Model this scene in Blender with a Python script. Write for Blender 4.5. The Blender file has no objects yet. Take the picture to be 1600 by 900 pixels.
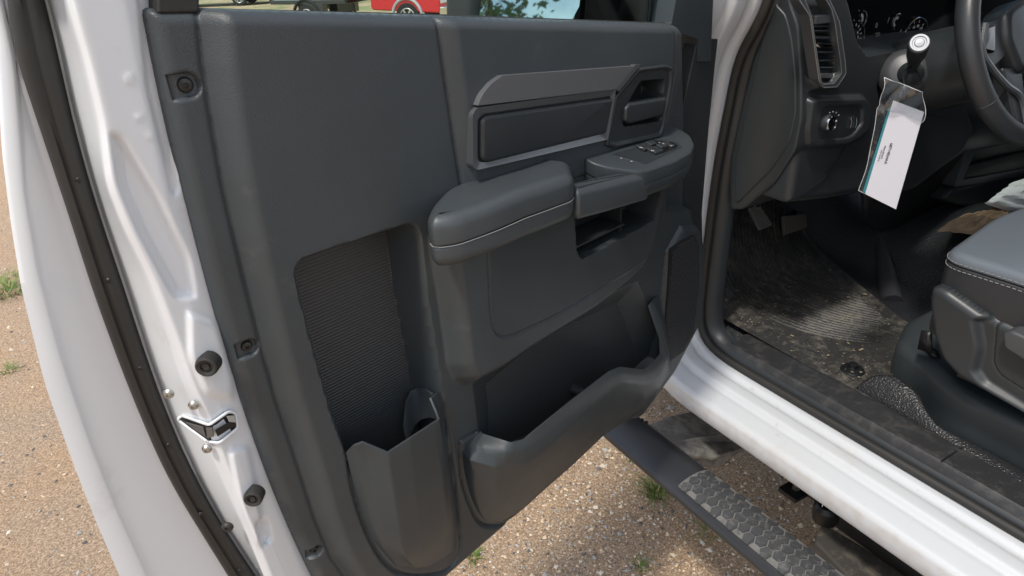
import bpy, bmesh, math, random
import numpy as np
from mathutils import Vector, Matrix
random.seed(7); rng = np.random.default_rng(7)
sc = bpy.context.scene; COL = sc.collection
# ------------------------------------------------------------------ camera
def _basis(pitch, yaw, roll):
    p, y, r = map(math.radians, (pitch, yaw, roll))
    fw = np.array([math.sin(y)*math.cos(p), math.cos(y)*math.cos(p), -math.sin(p)])
    rt = np.array([math.cos(y), -math.sin(y), 0]); up = np.cross(rt, fw)
    return fw, rt*math.cos(r)+up*math.sin(r), -rt*math.sin(r)+up*math.cos(r)
FW, RT, UP = _basis(27, 30, -2.7); CP = np.array([0, 0, 1.6]); F = 1080.0
cam = bpy.data.cameras.new("camera"); cob = bpy.data.objects.new("camera", cam); COL.objects.link(cob)
cam.sensor_width = 36; cam.lens = F/1600*36; cam.clip_start = 0.05; cam.clip_end = 2000
M = Matrix([[RT[0], UP[0], -FW[0], CP[0]], [RT[1], UP[1], -FW[1], CP[1]], [RT[2], UP[2], -FW[2], CP[2]], [0, 0, 0, 1]])
cob.matrix_world = M; sc.camera = cob
# ------------------------------------------------------------------ light
SUN_EL, SUN_AZ = 62, -112          # azimuth measured from +Y towards +X
world = bpy.data.worlds.new("World"); sc.world = world; world.use_nodes = True
wn = world.node_tree; sky = wn.nodes.new('ShaderNodeTexSky'); sky.sky_type = 'NISHITA'; sky.sun_disc = False
sky.sun_elevation = math.radians(SUN_EL); sky.sun_rotation = math.radians(SUN_AZ)
sky.dust_density = 2.5; sky.ozone_density = 1.0; sky.air_density = 1.0
tc = wn.nodes.new('ShaderNodeTexCoord'); cn = wn.nodes.new('ShaderNodeTexNoise'); cn.inputs['Scale'].default_value = 2.6; cn.inputs['Detail'].default_value = 8
wn.links.new(tc.outputs['Generated'], cn.inputs['Vector'])
cr_ = wn.nodes.new('ShaderNodeValToRGB'); cr_.color_ramp.elements[0].position = .46; cr_.color_ramp.elements[1].position = .66
wn.links.new(cn.outputs['Fac'], cr_.inputs['Fac'])
mx = wn.nodes.new('ShaderNodeMixRGB'); wn.links.new(cr_.outputs['Color'], mx.inputs['Fac'])
wn.links.new(sky.outputs['Color'], mx.inputs['Color1']); mx.inputs['Color2'].default_value = (11.5, 12, 12.6, 1)
bg = wn.nodes['Background']; wn.links.new(mx.outputs['Color'], bg.inputs['Color']); bg.inputs['Strength'].default_value = 0.13
sl = bpy.data.lights.new("sun", 'SUN'); sl.energy = 2.3; sl.angle = math.radians(6); sl.color = (1, .95, .87)
so = bpy.data.objects.new("sun", sl); COL.objects.link(so)
_e, _a = math.radians(SUN_EL), math.radians(SUN_AZ)
so.rotation_euler = Vector((math.sin(_a)*math.cos(_e), math.cos(_a)*math.cos(_e), math.sin(_e))).to_track_quat('Z', 'Y').to_euler()
vs = sc.view_settings; vs.view_transform = 'Standard'; vs.look = 'None'; vs.exposure = 0.3; vs.gamma = 1
sc.cycles.max_bounces = 8; sc.cycles.transparent_max_bounces = 12

# ------------------------------------------------------------------ pixel -> plane
def ray(x, y): return FW + RT*(x-800)/F - UP*(y-450)/F
def pl(x, y, n, d):
    r = ray(x, y); n = np.array(n, float); return CP + (d-n@CP)/(n@r)*r
HG = np.array([1.110, 1.026, 0.0]); TH = math.radians(76)
DU = np.array([math.sin(TH), math.cos(TH), 0]); DN = np.array([math.cos(TH), -math.sin(TH), 0]); ZZ = np.array([0, 0, 1.0])
def D(a, w, z): return HG + DU*a + DN*w + ZZ*z
def dr(x, y, w=0.0):
    P = pl(x, y, DN, DN@HG+w); return np.array([(P-HG)@DU, P[2]])
PX = lambda x, y, c: pl(x, y, (1, 0, 0), c)
PY = lambda x, y, c: pl(x, y, (0, 1, 0), c)
PZ = lambda x, y, c: pl(x, y, (0, 0, 1), c)
class Frame:
    def __init__(s, O, A, B, N): s.O, s.A, s.B, s.N = [np.array(v, float) for v in (O, A, B, N)]
    def P(s, a, b, w=0.0): return s.O + np.multiply.outer(a, s.A) + np.multiply.outer(b, s.B) + np.multiply.outer(w, s.N)
    def px(s, x, y, w=0.0):
        p = pl(x, y, s.N, s.N@s.O+w)-s.O; return np.array([p@s.A, p@s.B])
    def poly(s, pts, w=0.0): return np.array([s.px(x, y, w) for x, y in pts])
DOOR = Frame(HG, DU, ZZ, DN)
DASH = Frame((0, .945, 0), (1, 0, 0), (0, 0, 1), (0, -1, 0))

# ------------------------------------------------------------------ materials
MATS = {}
def mat(name, col, rough=.5, metal=0, bump=None, var=0, spec=.5, coat=0, dust=None, trans=0, alpha=1, scuff=0):
    """bump=(kind, scale, strength, distance) dust=(scale,threshold,colour,amount)"""
    if name in MATS: return MATS[name]
    m = bpy.data.materials.new(name); m.use_nodes = True; MATS[name] = m
    nt = m.node_tree; N = nt.nodes; L = nt.links; b = N['Principled BSDF']
    b.inputs['Base Color'].default_value = (*col, 1); b.inputs['Roughness'].default_value = rough
    b.inputs['Metallic'].default_value = metal; b.inputs['Specular IOR Level'].default_value = spec
    b.inputs['Coat Weight'].default_value = coat; b.inputs['Coat Roughness'].default_value = .08
    b.inputs['Transmission Weight'].default_value = trans; b.inputs['Alpha'].default_value = alpha
    t = N.new('ShaderNodeTexCoord'); src = None
    def noise(sc_, det=4, ro=.6):
        n = N.new('ShaderNodeTexNoise'); n.inputs['Scale'].default_value = sc_; n.inputs['Detail'].default_value = det
        n.inputs['Roughness'].default_value = ro; L.new(t.outputs['Object'], n.inputs['Vector']); return n
    colsock = None
    if var:
        n = noise(6, 6); r = N.new('ShaderNodeMapRange'); r.inputs['To Min'].default_value = 1-var; r.inputs['To Max'].default_value = 1+var
        r.inputs['From Min'].default_value = .3; r.inputs['From Max'].default_value = .7
        L.new(n.outputs['Fac'], r.inputs['Value'])
        mu = N.new('ShaderNodeVectorMath'); mu.operation = 'SCALE'; mu.inputs[0].default_value = col; L.new(r.outputs[0], mu.inputs['Scale'])
        colsock = mu.outputs[0]
    if dust:
        for (dsc, th, dcol, amt) in (dust if isinstance(dust, list) else [dust]):
            n = noise(dsc, 8, .65); r = N.new('ShaderNodeMapRange'); r.inputs['From Min'].default_value = th; r.inputs['From Max'].default_value = th+.12
            r.inputs['To Max'].default_value = amt; L.new(n.outputs['Fac'], r.inputs['Value'])
            x = N.new('ShaderNodeMixRGB'); L.new(r.outputs[0], x.inputs['Fac'])
            if colsock: L.new(colsock, x.inputs['Color1'])
            else: x.inputs['Color1'].default_value = (*col, 1)
            x.inputs['Color2'].default_value = (*dcol, 1); colsock = x.outputs[0]
    if scuff:
        n = noise(3.5, 9, .7); r = N.new('ShaderNodeMapRange'); r.inputs['From Min'].default_value = .35; r.inputs['From Max'].default_value = .65
        r.inputs['To Min'].default_value = rough-scuff; r.inputs['To Max'].default_value = rough+scuff; L.new(n.outputs['Fac'], r.inputs['Value']); L.new(r.outputs[0], b.inputs['Roughness'])
    if colsock: L.new(colsock, b.inputs['Base Color'])
    if bump:
        kind, s_, st, di = bump
        if kind == 'noise': h = noise(s_, 3).outputs['Fac']
        elif kind == 'leather':
            n = noise(s_*.35, 2); ad = N.new('ShaderNodeVectorMath'); ad.operation = 'MULTIPLY_ADD'; ad.inputs[1].default_value = (.004,)*3
            L.new(n.outputs['Color'], ad.inputs[0]); L.new(t.outputs['Object'], ad.inputs[2])
            v = N.new('ShaderNodeTexVoronoi'); v.feature = 'SMOOTH_F1'; v.inputs['Scale'].default_value = s_; L.new(ad.outputs[0], v.inputs['Vector'])
            mp = N.new('ShaderNodeMapping'); mp.inputs['Scale'].default_value = (1, 1, 1.7); L.new(ad.outputs[0], mp.inputs['Vector']); L.new(mp.outputs[0], v.inputs['Vector']); h = v.outputs['Distance']
        elif kind == 'wave':
            v = N.new('ShaderNodeTexWave'); v.bands_direction = 'Z'; v.inputs['Scale'].default_value = s_; v.inputs['Distortion'].default_value = 0; L.new(t.outputs['Object'], v.inputs['Vector']); h = v.outputs['Fac']
        bp = N.new('ShaderNodeBump'); bp.inputs['Strength'].default_value = st; bp.inputs['Distance'].default_value = di
        L.new(h, bp.inputs['Height']); L.new(bp.outputs[0], b.inputs['Normal'])
    return m
GREY = (.037, .045, .050)
m_leather = mat('soft_touch_grain', (.046, .054, .059), .42, bump=('leather', 620, .5, .0007), scuff=.07, var=.10, dust=[(11, .62, (.15, .155, .155), .26), (70, .68, (.2, .2, .19), .25)])
m_plast = mat('satin_black_plastic', GREY, .42, bump=('noise', 900, .25, .0004), scuff=.08, var=.1, dust=(14, .68, (.12, .115, .105), .35))
m_plast2 = mat('fine_dark_plastic', (.025, .029, .032), .4, bump=('noise', 1200, .2, .0003), scuff=.06)
m_rib = mat('ribbed_plastic', (.040, .044, .047), .45, bump=('wave', 62, .6, .0010))
m_black = mat('deep_black_plastic', (.008, .009, .010), .45)
m_gloss = mat('gloss_black', (.006, .006, .007), .12)
m_rubber = mat('weatherstrip_rubber', (.022, .021, .019), .55, bump=('noise', 500, .3, .0006), var=.2)
m_white = mat('white_paint', (.70, .72, .74), .22, coat=.6, spec=.5, dust=[(9, .60, (.46, .43, .38), .35), (80, .70, (.3, .27, .22), .4)])
m_whited = mat('white_paint_dusty', (.56, .58, .60), .3, coat=.4, dust=[(40, .62, (.40, .33, .25), .5), (5, .6, (.5, .46, .4), .3)])
m_silver = mat('satin_silver', (.15, .16, .17), .30, metal=.55)
m_brushed = mat('brushed_dark_metal', (.21, .215, .225), .36, metal=.6, bump=('noise', 700, .2, .0003), dust=(18, .6, (.3, .3, .3), .3))
m_chrome = mat('chrome', (.75, .75, .75), .12, metal=1)
m_screw = mat('black_screw', (.03, .03, .03), .3, metal=.4)
m_bolt = mat('zinc_bolt', (.45, .44, .40), .35, metal=.9)
m_thread = mat('grey_thread', (.20, .21, .21), .8)
m_mark = mat('white_marking', (.75, .75, .75), .6)
m_grille = mat('speaker_cloth', (.012, .013, .014), .6)
m_grille2 = mat('speaker_mesh', (.04, .042, .045), .5)
m_seat = mat('seat_leather', (.030, .032, .035), .38, bump=('leather', 450, .3, .0006), scuff=.05)
m_carpet = mat('black_vinyl_floor', (.024, .026, .030), .42, bump=('leather', 260, 1.0, .003), dust=(3, .55, (.09, .09, .09), .25))
m_mirror = mat('mirror_glass', (.85, .88, .88), .02, metal=1)

def groundmat():
    m = bpy.data.materials.new('sandy_gravel'); m.use_nodes = True; nt = m.node_tree; N = nt.nodes; L = nt.links; b = N['Principled BSDF']
    t = N.new('ShaderNodeTexCoord'); b.inputs['Roughness'].default_value = .9
    def noise(s, d=8, r=.6):
        n = N.new('ShaderNodeTexNoise'); n.inputs['Scale'].default_value = s; n.inputs['Detail'].default_value = d; n.inputs['Roughness'].default_value = r; L.new(t.outputs['Object'], n.inputs['Vector']); return n
    n1 = noise(1.6); r1 = N.new('ShaderNodeValToRGB'); L.new(n1.outputs['Fac'], r1.inputs['Fac'])
    e = r1.color_ramp.elements; e[0].position = .35; e[0].color = (.58, .46, .345, 1); e[1].position = .65; e[1].color = (.66, .475, .31, 1)
    n2 = noise(120, 6, .8); r2 = N.new('ShaderNodeValToRGB'); L.new(n2.outputs['Fac'], r2.inputs['Fac'])
    e = r2.color_ramp.elements; e[0].position = .3; e[0].color = (.33, .31, .29, 1); e[1].position = .68; e[1].color = (1.25, 1.22, 1.18, 1)
    v = N.new('ShaderNodeTexVoronoi'); v.inputs['Scale'].default_value = 230; L.new(t.outputs['Object'], v.inputs['Vector'])
    r3 = N.new('ShaderNodeValToRGB'); L.new(v.outputs['Color'], r3.inputs['Fac']); e = r3.color_ramp.elements; e[0].position = .1; e[0].color = (.62, .58, .54, 1); e[1].position = .9; e[1].color = (1.25, 1.22, 1.2, 1)
    m1 = N.new('ShaderNodeMixRGB'); m1.blend_type = 'MULTIPLY'; m1.inputs['Fac'].default_value = 1; L.new(r1.outputs[0], m1.inputs['Color1']); L.new(r2.outputs[0], m1.inputs['Color2'])
    m2 = N.new('ShaderNodeMixRGB'); m2.blend_type = 'MULTIPLY'; m2.inputs['Fac'].default_value = 1; L.new(m1.outputs[0], m2.inputs['Color1']); L.new(r3.outputs[0], m2.inputs['Color2'])
    # farther out: grass tint
    sep = N.new('ShaderNodeSeparateXYZ'); L.new(t.outputs['Object'], sep.inputs[0])
    far = N.new('ShaderNodeMapRange'); far.inputs['From Min'].default_value = 14; far.inputs['From Max'].default_value = 16; L.new(sep.outputs['Y'], far.inputs['Value'])
    n4 = noise(.9, 5); r4 = N.new('ShaderNodeMapRange'); r4.inputs['From Min'].default_value = .42; r4.inputs['From Max'].default_value = .58; L.new(n4.outputs['Fac'], r4.inputs['Value'])
    mu = N.new('ShaderNodeMath'); mu.operation = 'MULTIPLY'; L.new(far.outputs[0], mu.inputs[0]); L.new(r4.outputs[0], mu.inputs[1])
    m3 = N.new('ShaderNodeMixRGB'); L.new(mu.outputs[0], m3.inputs['Fac']); L.new(m2.outputs[0], m3.inputs['Color1']); m3.inputs['Color2'].default_value = (.22, .24, .10, 1)
    L.new(m3.outputs[0], b.inputs['Base Color'])
    bp = N.new('ShaderNodeBump'); bp.inputs['Strength'].default_value = .9; bp.inputs['Distance'].default_value = .012; L.new(n2.outputs['Fac'], bp.inputs['Height']); L.new(bp.outputs[0], b.inputs['Normal'])
    return m
m_ground = groundmat()

# ------------------------------------------------------------------ mesh helpers
def tag(o, label=None, cat=None, group=None, kind=None):
    for k, v in (('label', label), ('category', cat), ('group', group), ('kind', kind)):
        if v: o[k] = v
    return o
def empty(name, loc, label, cat, group=None, rz=0):
    o = bpy.data.objects.new(name, None); COL.objects.link(o); o.location = loc; o.rotation_euler = (0, 0, rz); return tag(o, label, cat, group)
def rootloc(p):
    if p is None: return np.zeros(3)
    while p.parent: p = p.parent
    return np.array(p.location) if p.type == 'EMPTY' else np.zeros(3)
def mk(name, verts, faces, m, parent=None, smooth=True, angle=35, bevel=0, segs=3, fm=None, solid=0, local=False, sub=0):
    off = np.zeros(3) if local else rootloc(parent)
    me = bpy.data.meshes.new(name); me.from_pydata([tuple(np.array(v)-off) for v in verts], [], [tuple(int(i) for i in f) for f in faces])
    for mm in (m if isinstance(m, (list, tuple)) else [m]): me.materials.append(mm)
    if fm is not None: me.polygons.foreach_set('material_index', list(map(int, fm)))
    bm = bmesh.new(); bm.from_mesh(me)
    if len(faces) < 60000: bmesh.ops.recalc_face_normals(bm, faces=bm.faces)
    bm.to_mesh(me); bm.free()
    me.polygons.foreach_set('use_smooth', [smooth]*len(me.polygons))
    if smooth and angle < 180: me.set_sharp_from_angle(angle=math.radians(angle))
    o = bpy.data.objects.new(name, me); COL.objects.link(o)
    if parent: o.parent = parent
    if solid:
        s = o.modifiers.new('s', 'SOLIDIFY'); s.thickness = solid; s.offset = 0
    if bevel:
        b = o.modifiers.new('b', 'BEVEL'); b.width = bevel; b.segments = segs; b.limit_method = 'ANGLE'; b.angle_limit = math.radians(40); b.harden_normals = True
    if sub:
        s = o.modifiers.new('u', 'SUBSURF'); s.levels = s.render_levels = sub
    return o
def resample(P, n, closed=False):
    P = np.array(P, float)
    if closed: P = np.vstack([P, P[:1]])
    d = np.r_[0, np.cumsum(np.linalg.norm(np.diff(P, axis=0), axis=1))]
    t = np.linspace(0, d[-1], n, endpoint=not closed)
    return np.stack([np.interp(t, d, P[:, k]) for k in range(P.shape[1])], 1)
def crom(P, n, sub=12):
    """smooth curve through P, resampled evenly to n points"""
    P = np.array(P, float)
    if len(P) < 3: return resample(P, n)
    Q = np.vstack([2*P[0]-P[1], P, 2*P[-1]-P[-2]]); out = []
    for i in range(1, len(Q)-2):
        for t in np.linspace(0, 1, sub, endpoint=False):
            a, b, c, d = Q[i-1], Q[i], Q[i+1], Q[i+2]
            out.append(.5*((2*b)+(c-a)*t+(2*a-5*b+4*c-d)*t*t+(3*b-a-3*c+d)*t**3))
    out.append(P[-1]); return resample(out, n)
def rnd(poly, r, k=5):
    """round the corners of a closed 2-D polygon"""
    P = np.array(poly, float); n = len(P); out = []
    rr = r if hasattr(r, '__len__') else [r]*n
    for i in range(n):
        a, b, c = P[i-1], P[i], P[(i+1) % n]; la, lc = np.linalg.norm(a-b), np.linalg.norm(c-b)
        q = min(rr[i], la*.48, lc*.48)
        if q < 1e-5: out.append(b); continue
        p0, p1 = b+(a-b)/la*q, b+(c-b)/lc*q
        for t in np.linspace(0, 1, k): out.append((1-t)**2*p0+2*t*(1-t)*b+t*t*p1)
    return np.array(out)
def sdf(poly, X, Y):
    P = np.array(poly, float); n = len(P); d = np.full(X.shape, 1e9); ins = np.zeros(X.shape, bool); cx = np.zeros(X.shape); cy = np.zeros(X.shape)
    for i in range(n):
        ax, ay = P[i]; bx, by = P[(i+1) % n]; ex, ey = bx-ax, by-ay; L2 = ex*ex+ey*ey+1e-18
        t = np.clip(((X-ax)*ex+(Y-ay)*ey)/L2, 0, 1); qx, qy = ax+t*ex, ay+t*ey; dd = np.hypot(X-qx, Y-qy)
        k = dd < d; d = np.where(k, dd, d); cx = np.where(k, qx, cx); cy = np.where(k, qy, cy)
        cond = ((ay > Y) != (by > Y)); xi = ax+(Y-ay)*(ex)/(ey if abs(ey) > 1e-12 else 1e-12); ins ^= cond & (X < xi)
    return np.where(ins, -d, d), cx, cy
def lin(s, bev): return np.clip(-s/bev, 0, 1)
def qe(s, bev): t = np.clip(-s/bev, 0, 1); return np.sqrt(np.clip(1-(1-t)**2, 0, 1))
def cz(s, bev): t = np.clip(-s/bev, 0, 1); return .5*(1-np.cos(math.pi*t**.72))
def sm(s, bev): t = np.clip(-s/bev, 0, 1); return t*t*(3-2*t)
def heightfield(name, fr, outline, res, fn, mats, parent, skirt=.03, matfn=None):
    a0, b0 = outline.min(0)-res; a1, b1 = outline.max(0)+res
    na, nb = int((a1-a0)/res)+2, int((b1-b0)/res)+2
    A, B = np.meshgrid(a0+np.arange(na)*res, b0+np.arange(nb)*res, indexing='ij')
    S, cx, cy = sdf(outline, A, B)
    inn = S < res*.25
    A2 = np.where((S > -res*.4), cx, A); B2 = np.where((S > -res*.4), cy, B)
    ok = S < res*.6
    q = ok[:-1, :-1] & ok[1:, :-1] & ok[1:, 1:] & ok[:-1, 1:]
    W = fn(A2, B2, np.minimum(S, 0)); V = fr.P(A2.ravel(), B2.ravel(), W.ravel())
    idx = np.arange(na*nb).reshape(na, nb); i, j = np.nonzero(q)
    Fc = np.stack([idx[i, j], idx[i+1, j], idx[i+1, j+1], idx[i, j+1]], 1)
    fm = None
    if matfn is not None:
        M_ = matfn(A2, B2, S); fm = M_[i, j]
    used = np.unique(Fc); mp = -np.ones(na*nb, int); mp[used] = np.arange(len(used)); V = V[used]; Fc = mp[Fc]
    # skirt from boundary edges
    E = np.concatenate([Fc[:, [0, 1]], Fc[:, [1, 2]], Fc[:, [2, 3]], Fc[:, [3, 0]]]); key = np.sort(E, 1)
    _, inv, cnt = np.unique(key, axis=0, return_inverse=True, return_counts=True); inv = inv.ravel()
    be = E[cnt[inv] == 1]; bv = np.unique(be); m2 = {int(v): len(V)+k for k, v in enumerate(bv)}
    V2 = V[bv]-fr.N*skirt; sk = [(b, a, m2[int(a)], m2[int(b)]) for a, b in be]
    V = np.vstack([V, V2]); Fa = [tuple(f) for f in Fc]+sk
    if fm is not None: fm = list(fm)+[0]*len(sk)
    return mk(name, V, Fa, mats, parent, angle=50, fm=fm)
def prism(name, fr, poly, w0, w1, m, parent, bevel=.002, segs=3, r=0, taper=0):
    P = np.array(poly, float)
    if np.any(np.asarray(r) != 0): P = rnd(P, r)
    n = len(P); c = P.mean(0); P1 = P if not taper else c+(P-c)*(1-taper)
    V = np.vstack([fr.P(P[:, 0], P[:, 1], np.full(n, w0)), fr.P(P1[:, 0], P1[:, 1], np.full(n, w1))])
    Fc = [tuple(range(n))[::-1], tuple(range(n, 2*n))]+[(i, (i+1) % n, n+(i+1) % n, n+i) for i in range(n)]
    return mk(name, V, Fc, m, parent, bevel=bevel, segs=segs, angle=40)
def dome(name, fr, poly, w0, w1, rb, m, parent, k=5, crown=0.0, n=96):
    """pillow-edged plate: inset rings rounding from w0 up to w1 over width rb"""
    P = resample(poly, n, True); nx = np.roll(P, -1, 0)-np.roll(P, 1, 0); nrm = np.stack([nx[:, 1], -nx[:, 0]], 1); nrm /= np.linalg.norm(nrm, axis=1)[:, None]+1e-9
    area = .5*np.sum(P[:, 0]*np.roll(P[:, 1], -1)-np.roll(P[:, 0], -1)*P[:, 1])
    if area < 0: nrm = -nrm
    rings = [fr.P(P[:, 0], P[:, 1], np.full(n, w0))]
    for q in range(k+1):
        t = q/k*math.pi/2; Q = P-nrm*rb*(1-math.cos(t)); rings.append(fr.P(Q[:, 0], Q[:, 1], np.full(n, w1-rb+rb*math.sin(t)) if w1-rb > w0 else np.full(n, w0+(w1-w0)*math.sin(t))))
    V = np.vstack(rings); R_ = len(rings); Fc = []
    for a in range(R_-1):
        for i in range(n): j = (i+1) % n; Fc.append((a*n+i, a*n+j, (a+1)*n+j, (a+1)*n+i))
    Fc.append(tuple((R_-1)*n+i for i in range(n)))
    return mk(name, V, Fc, m, parent, angle=60)
def ringplate(name, fr, outer, inner, w0, w1, m, parent, n=120, wi=None, bevel=.0015):
    O = resample(outer, n, True); I = []
    In = resample(inner, n*4, True)
    k0 = np.argmin(np.linalg.norm(In-O[0], axis=1)); In = np.roll(In, -k0, 0)[::4]
    if np.linalg.norm(In[5]-O[5]) > np.linalg.norm(In[-5]-O[5]): In = np.vstack([In[:1], In[1:][::-1]])
    wi = w1 if wi is None else wi
    V = np.vstack([fr.P(O[:, 0], O[:, 1], np.full(n, w0)), fr.P(O[:, 0], O[:, 1], np.full(n, w1)), fr.P(In[:, 0], In[:, 1], np.full(n, wi)), fr.P(In[:, 0], In[:, 1], np.full(n, w0))])
    Fc = []
    for a in range(4):
        b = (a+1) % 4
        for i in range(n): j = (i+1) % n; Fc.append((a*n+i, a*n+j, b*n+j, b*n+i))
    return mk(name, V, Fc, m, parent, bevel=bevel, angle=40)
def gridfaces(nr, nc, closed=False):
    Fc = []
    for i in range(nr-1):
        for j in range(nc if closed else nc-1): k = (j+1) % nc; Fc.append((i*nc+j, i*nc+k, (i+1)*nc+k, (i+1)*nc+j))
    return Fc
def loft(name, rails, m, parent, n=40, solid=0, bevel=0, across=0, angle=60):
    R_ = [crom(r, n) for r in rails]
    if across:
        G = np.array(R_); G = np.stack([crom(G[:, i], across) for i in range(n)], 1); R_ = list(G)
    V = np.vstack(R_); return mk(name, V, gridfaces(len(R_), n), m, parent, solid=solid, bevel=bevel, angle=angle)
def tubegeo(P, r, seg=8, caps=True):
    P = np.array(P, float); n = len(P); rr = np.full(n, r) if np.isscalar(r) else np.array(r)
    T = np.gradient(P, axis=0); T /= np.linalg.norm(T, axis=1)[:, None]+1e-12
    u = np.cross(T[0], (0, 0, 1.0)); u = u if np.linalg.norm(u) > .1 else np.cross(T[0], (1.0, 0, 0)); u /= np.linalg.norm(u); V = []
    for i in range(n):
        u = u-T[i]*(u@T[i]); u /= np.linalg.norm(u); v = np.cross(T[i], u)
        for k in range(seg): a = 2*math.pi*k/seg; V.append(P[i]+rr[i]*(u*math.cos(a)+v*math.sin(a)))
    Fc = gridfaces(n, seg, True)
    if caps: Fc += [tuple(range(seg))[::-1], tuple((n-1)*seg+k for k in range(seg))]
    return V, Fc
def tube(name, P, r, m, parent, seg=8): V, Fc = tubegeo(P, r, seg); return mk(name, V, Fc, m, parent, angle=50)
def lathe(name, c, axis, prof, m, parent, seg=28, angle=35, fm=None):
    """prof: list of (radius, height along axis)"""
    ax = np.array(axis, float); ax /= np.linalg.norm(ax); u = np.cross(ax, (0, 0, 1.0)); u = u if np.linalg.norm(u) > .1 else np.cross(ax, (1.0, 0, 0)); u /= np.linalg.norm(u); v = np.cross(ax, u)
    V = []; 
    for (r, h) in prof:
        for k in range(seg): a = 2*math.pi*k/seg; V.append(np.array(c)+ax*h+r*(u*math.cos(a)+v*math.sin(a)))
    Fc = gridfaces(len(prof), seg, True)+[tuple(range(seg))[::-1], tuple((len(prof)-1)*seg+k for k in range(seg))]
    f2 = None
    if fm: f2 = sum([[x]*seg for x in fm], [])+[fm[0], fm[-1]]
    return mk(name, V, Fc, m, parent, angle=angle, fm=f2)
def box(name, lo, hi, m, parent, bevel=.004, rot=None):
    x0, y0, z0 = lo; x1, y1, z1 = hi
    V = [(x0, y0, z0), (x1, y0, z0), (x1, y1, z0), (x0, y1, z0), (x0, y0, z1), (x1, y0, z1), (x1, y1, z1), (x0, y1, z1)]
    return mk(name, V, [(0, 3, 2, 1), (4, 5, 6, 7), (0, 1, 5, 4), (1, 2, 6, 5), (2, 3, 7, 6), (3, 0, 4, 7)], m, parent, bevel=bevel)
def multi(parts):
    V = []; Fc = []; fm = []
    for p in parts:
        v, f = p[0], p[1]; o = len(V); V += [tuple(x) for x in v]; Fc += [tuple(i+o for i in q) for q in f]; fm += [p[2] if len(p) > 2 else 0]*len(f)
    return V, Fc, fm
def boxgeo(c, A, B, N, ha, hb, hn):
    c, A, B, N = map(lambda q: np.array(q, float), (c, A, B, N)); V = []
    for k in (-1, 1):
        for (i, j) in ((-1, -1), (1, -1), (1, 1), (-1, 1)): V.append(c+A*ha*i+B*hb*j+N*hn*k)
    return V, [(0, 3, 2, 1), (4, 5, 6, 7), (0, 1, 5, 4), (1, 2, 6, 5), (2, 3, 7, 6), (3, 0, 4, 7)]
def slab(name, plan, z0, z1, r0, r1, m, parent, toP, n=120, k=5, zoff=None):
    """plan polygon (a,w) extruded in z with rounded lower (r0) and upper (r1) edges; toP(a,w,z)"""
    V, Fc = slabgeo(plan, z0, z1, r0, r1, toP, n, k, zoff); return mk(name, V, Fc, m, parent, angle=60)
def slabgeo(plan, z0, z1, r0, r1, toP, n=120, k=5, zoff=None):
    P = resample(plan, n, True); nx = np.roll(P, -1, 0)-np.roll(P, 1, 0); nrm = np.stack([nx[:, 1], -nx[:, 0]], 1); nrm /= np.linalg.norm(nrm, axis=1)[:, None]+1e-9
    if .5*np.sum(P[:, 0]*np.roll(P[:, 1], -1)-np.roll(P[:, 0], -1)*P[:, 1]) < 0: nrm = -nrm
    rings = []
    for q in range(k+1): t = (1-q/k)*math.pi/2; rings.append((r0*(1-math.cos(t)), z0+r0*(1-math.sin(t))))
    for q in range(k+1): t = q/k*math.pi/2; rings.append((r1*(1-math.cos(t)), z1-r1*(1-math.sin(t))))
    V = []
    for ins, z in rings:
        Q = P-nrm*ins
        for p in Q: V.append(toP(p[0], p[1], z+(zoff(p[0], p[1]) if zoff else 0)))
    Fc = gridfaces(len(rings), n, True)+[tuple(range(n))[::-1], tuple((len(rings)-1)*n+i for i in range(n))]
    return V, Fc

# ================================================================== GROUND
def gz(x, y):
    d = np.hypot(x, y-1); t = np.clip((d-5)/13, 0, 1); return -.85*t*t*(3-2*t)
rr = np.r_[0, np.geomspace(.3, 900, 110)]; na = 120; V = []
for r in rr:
    for k in range(na):
        a = 2*math.pi*k/na; x, y = r*math.cos(a), 1+r*math.sin(a); V.append((x, y, float(gz(x, y))))
g = mk('ground', V, gridfaces(len(rr), na, True), m_ground, angle=180); g['kind'] = 'structure'
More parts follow.
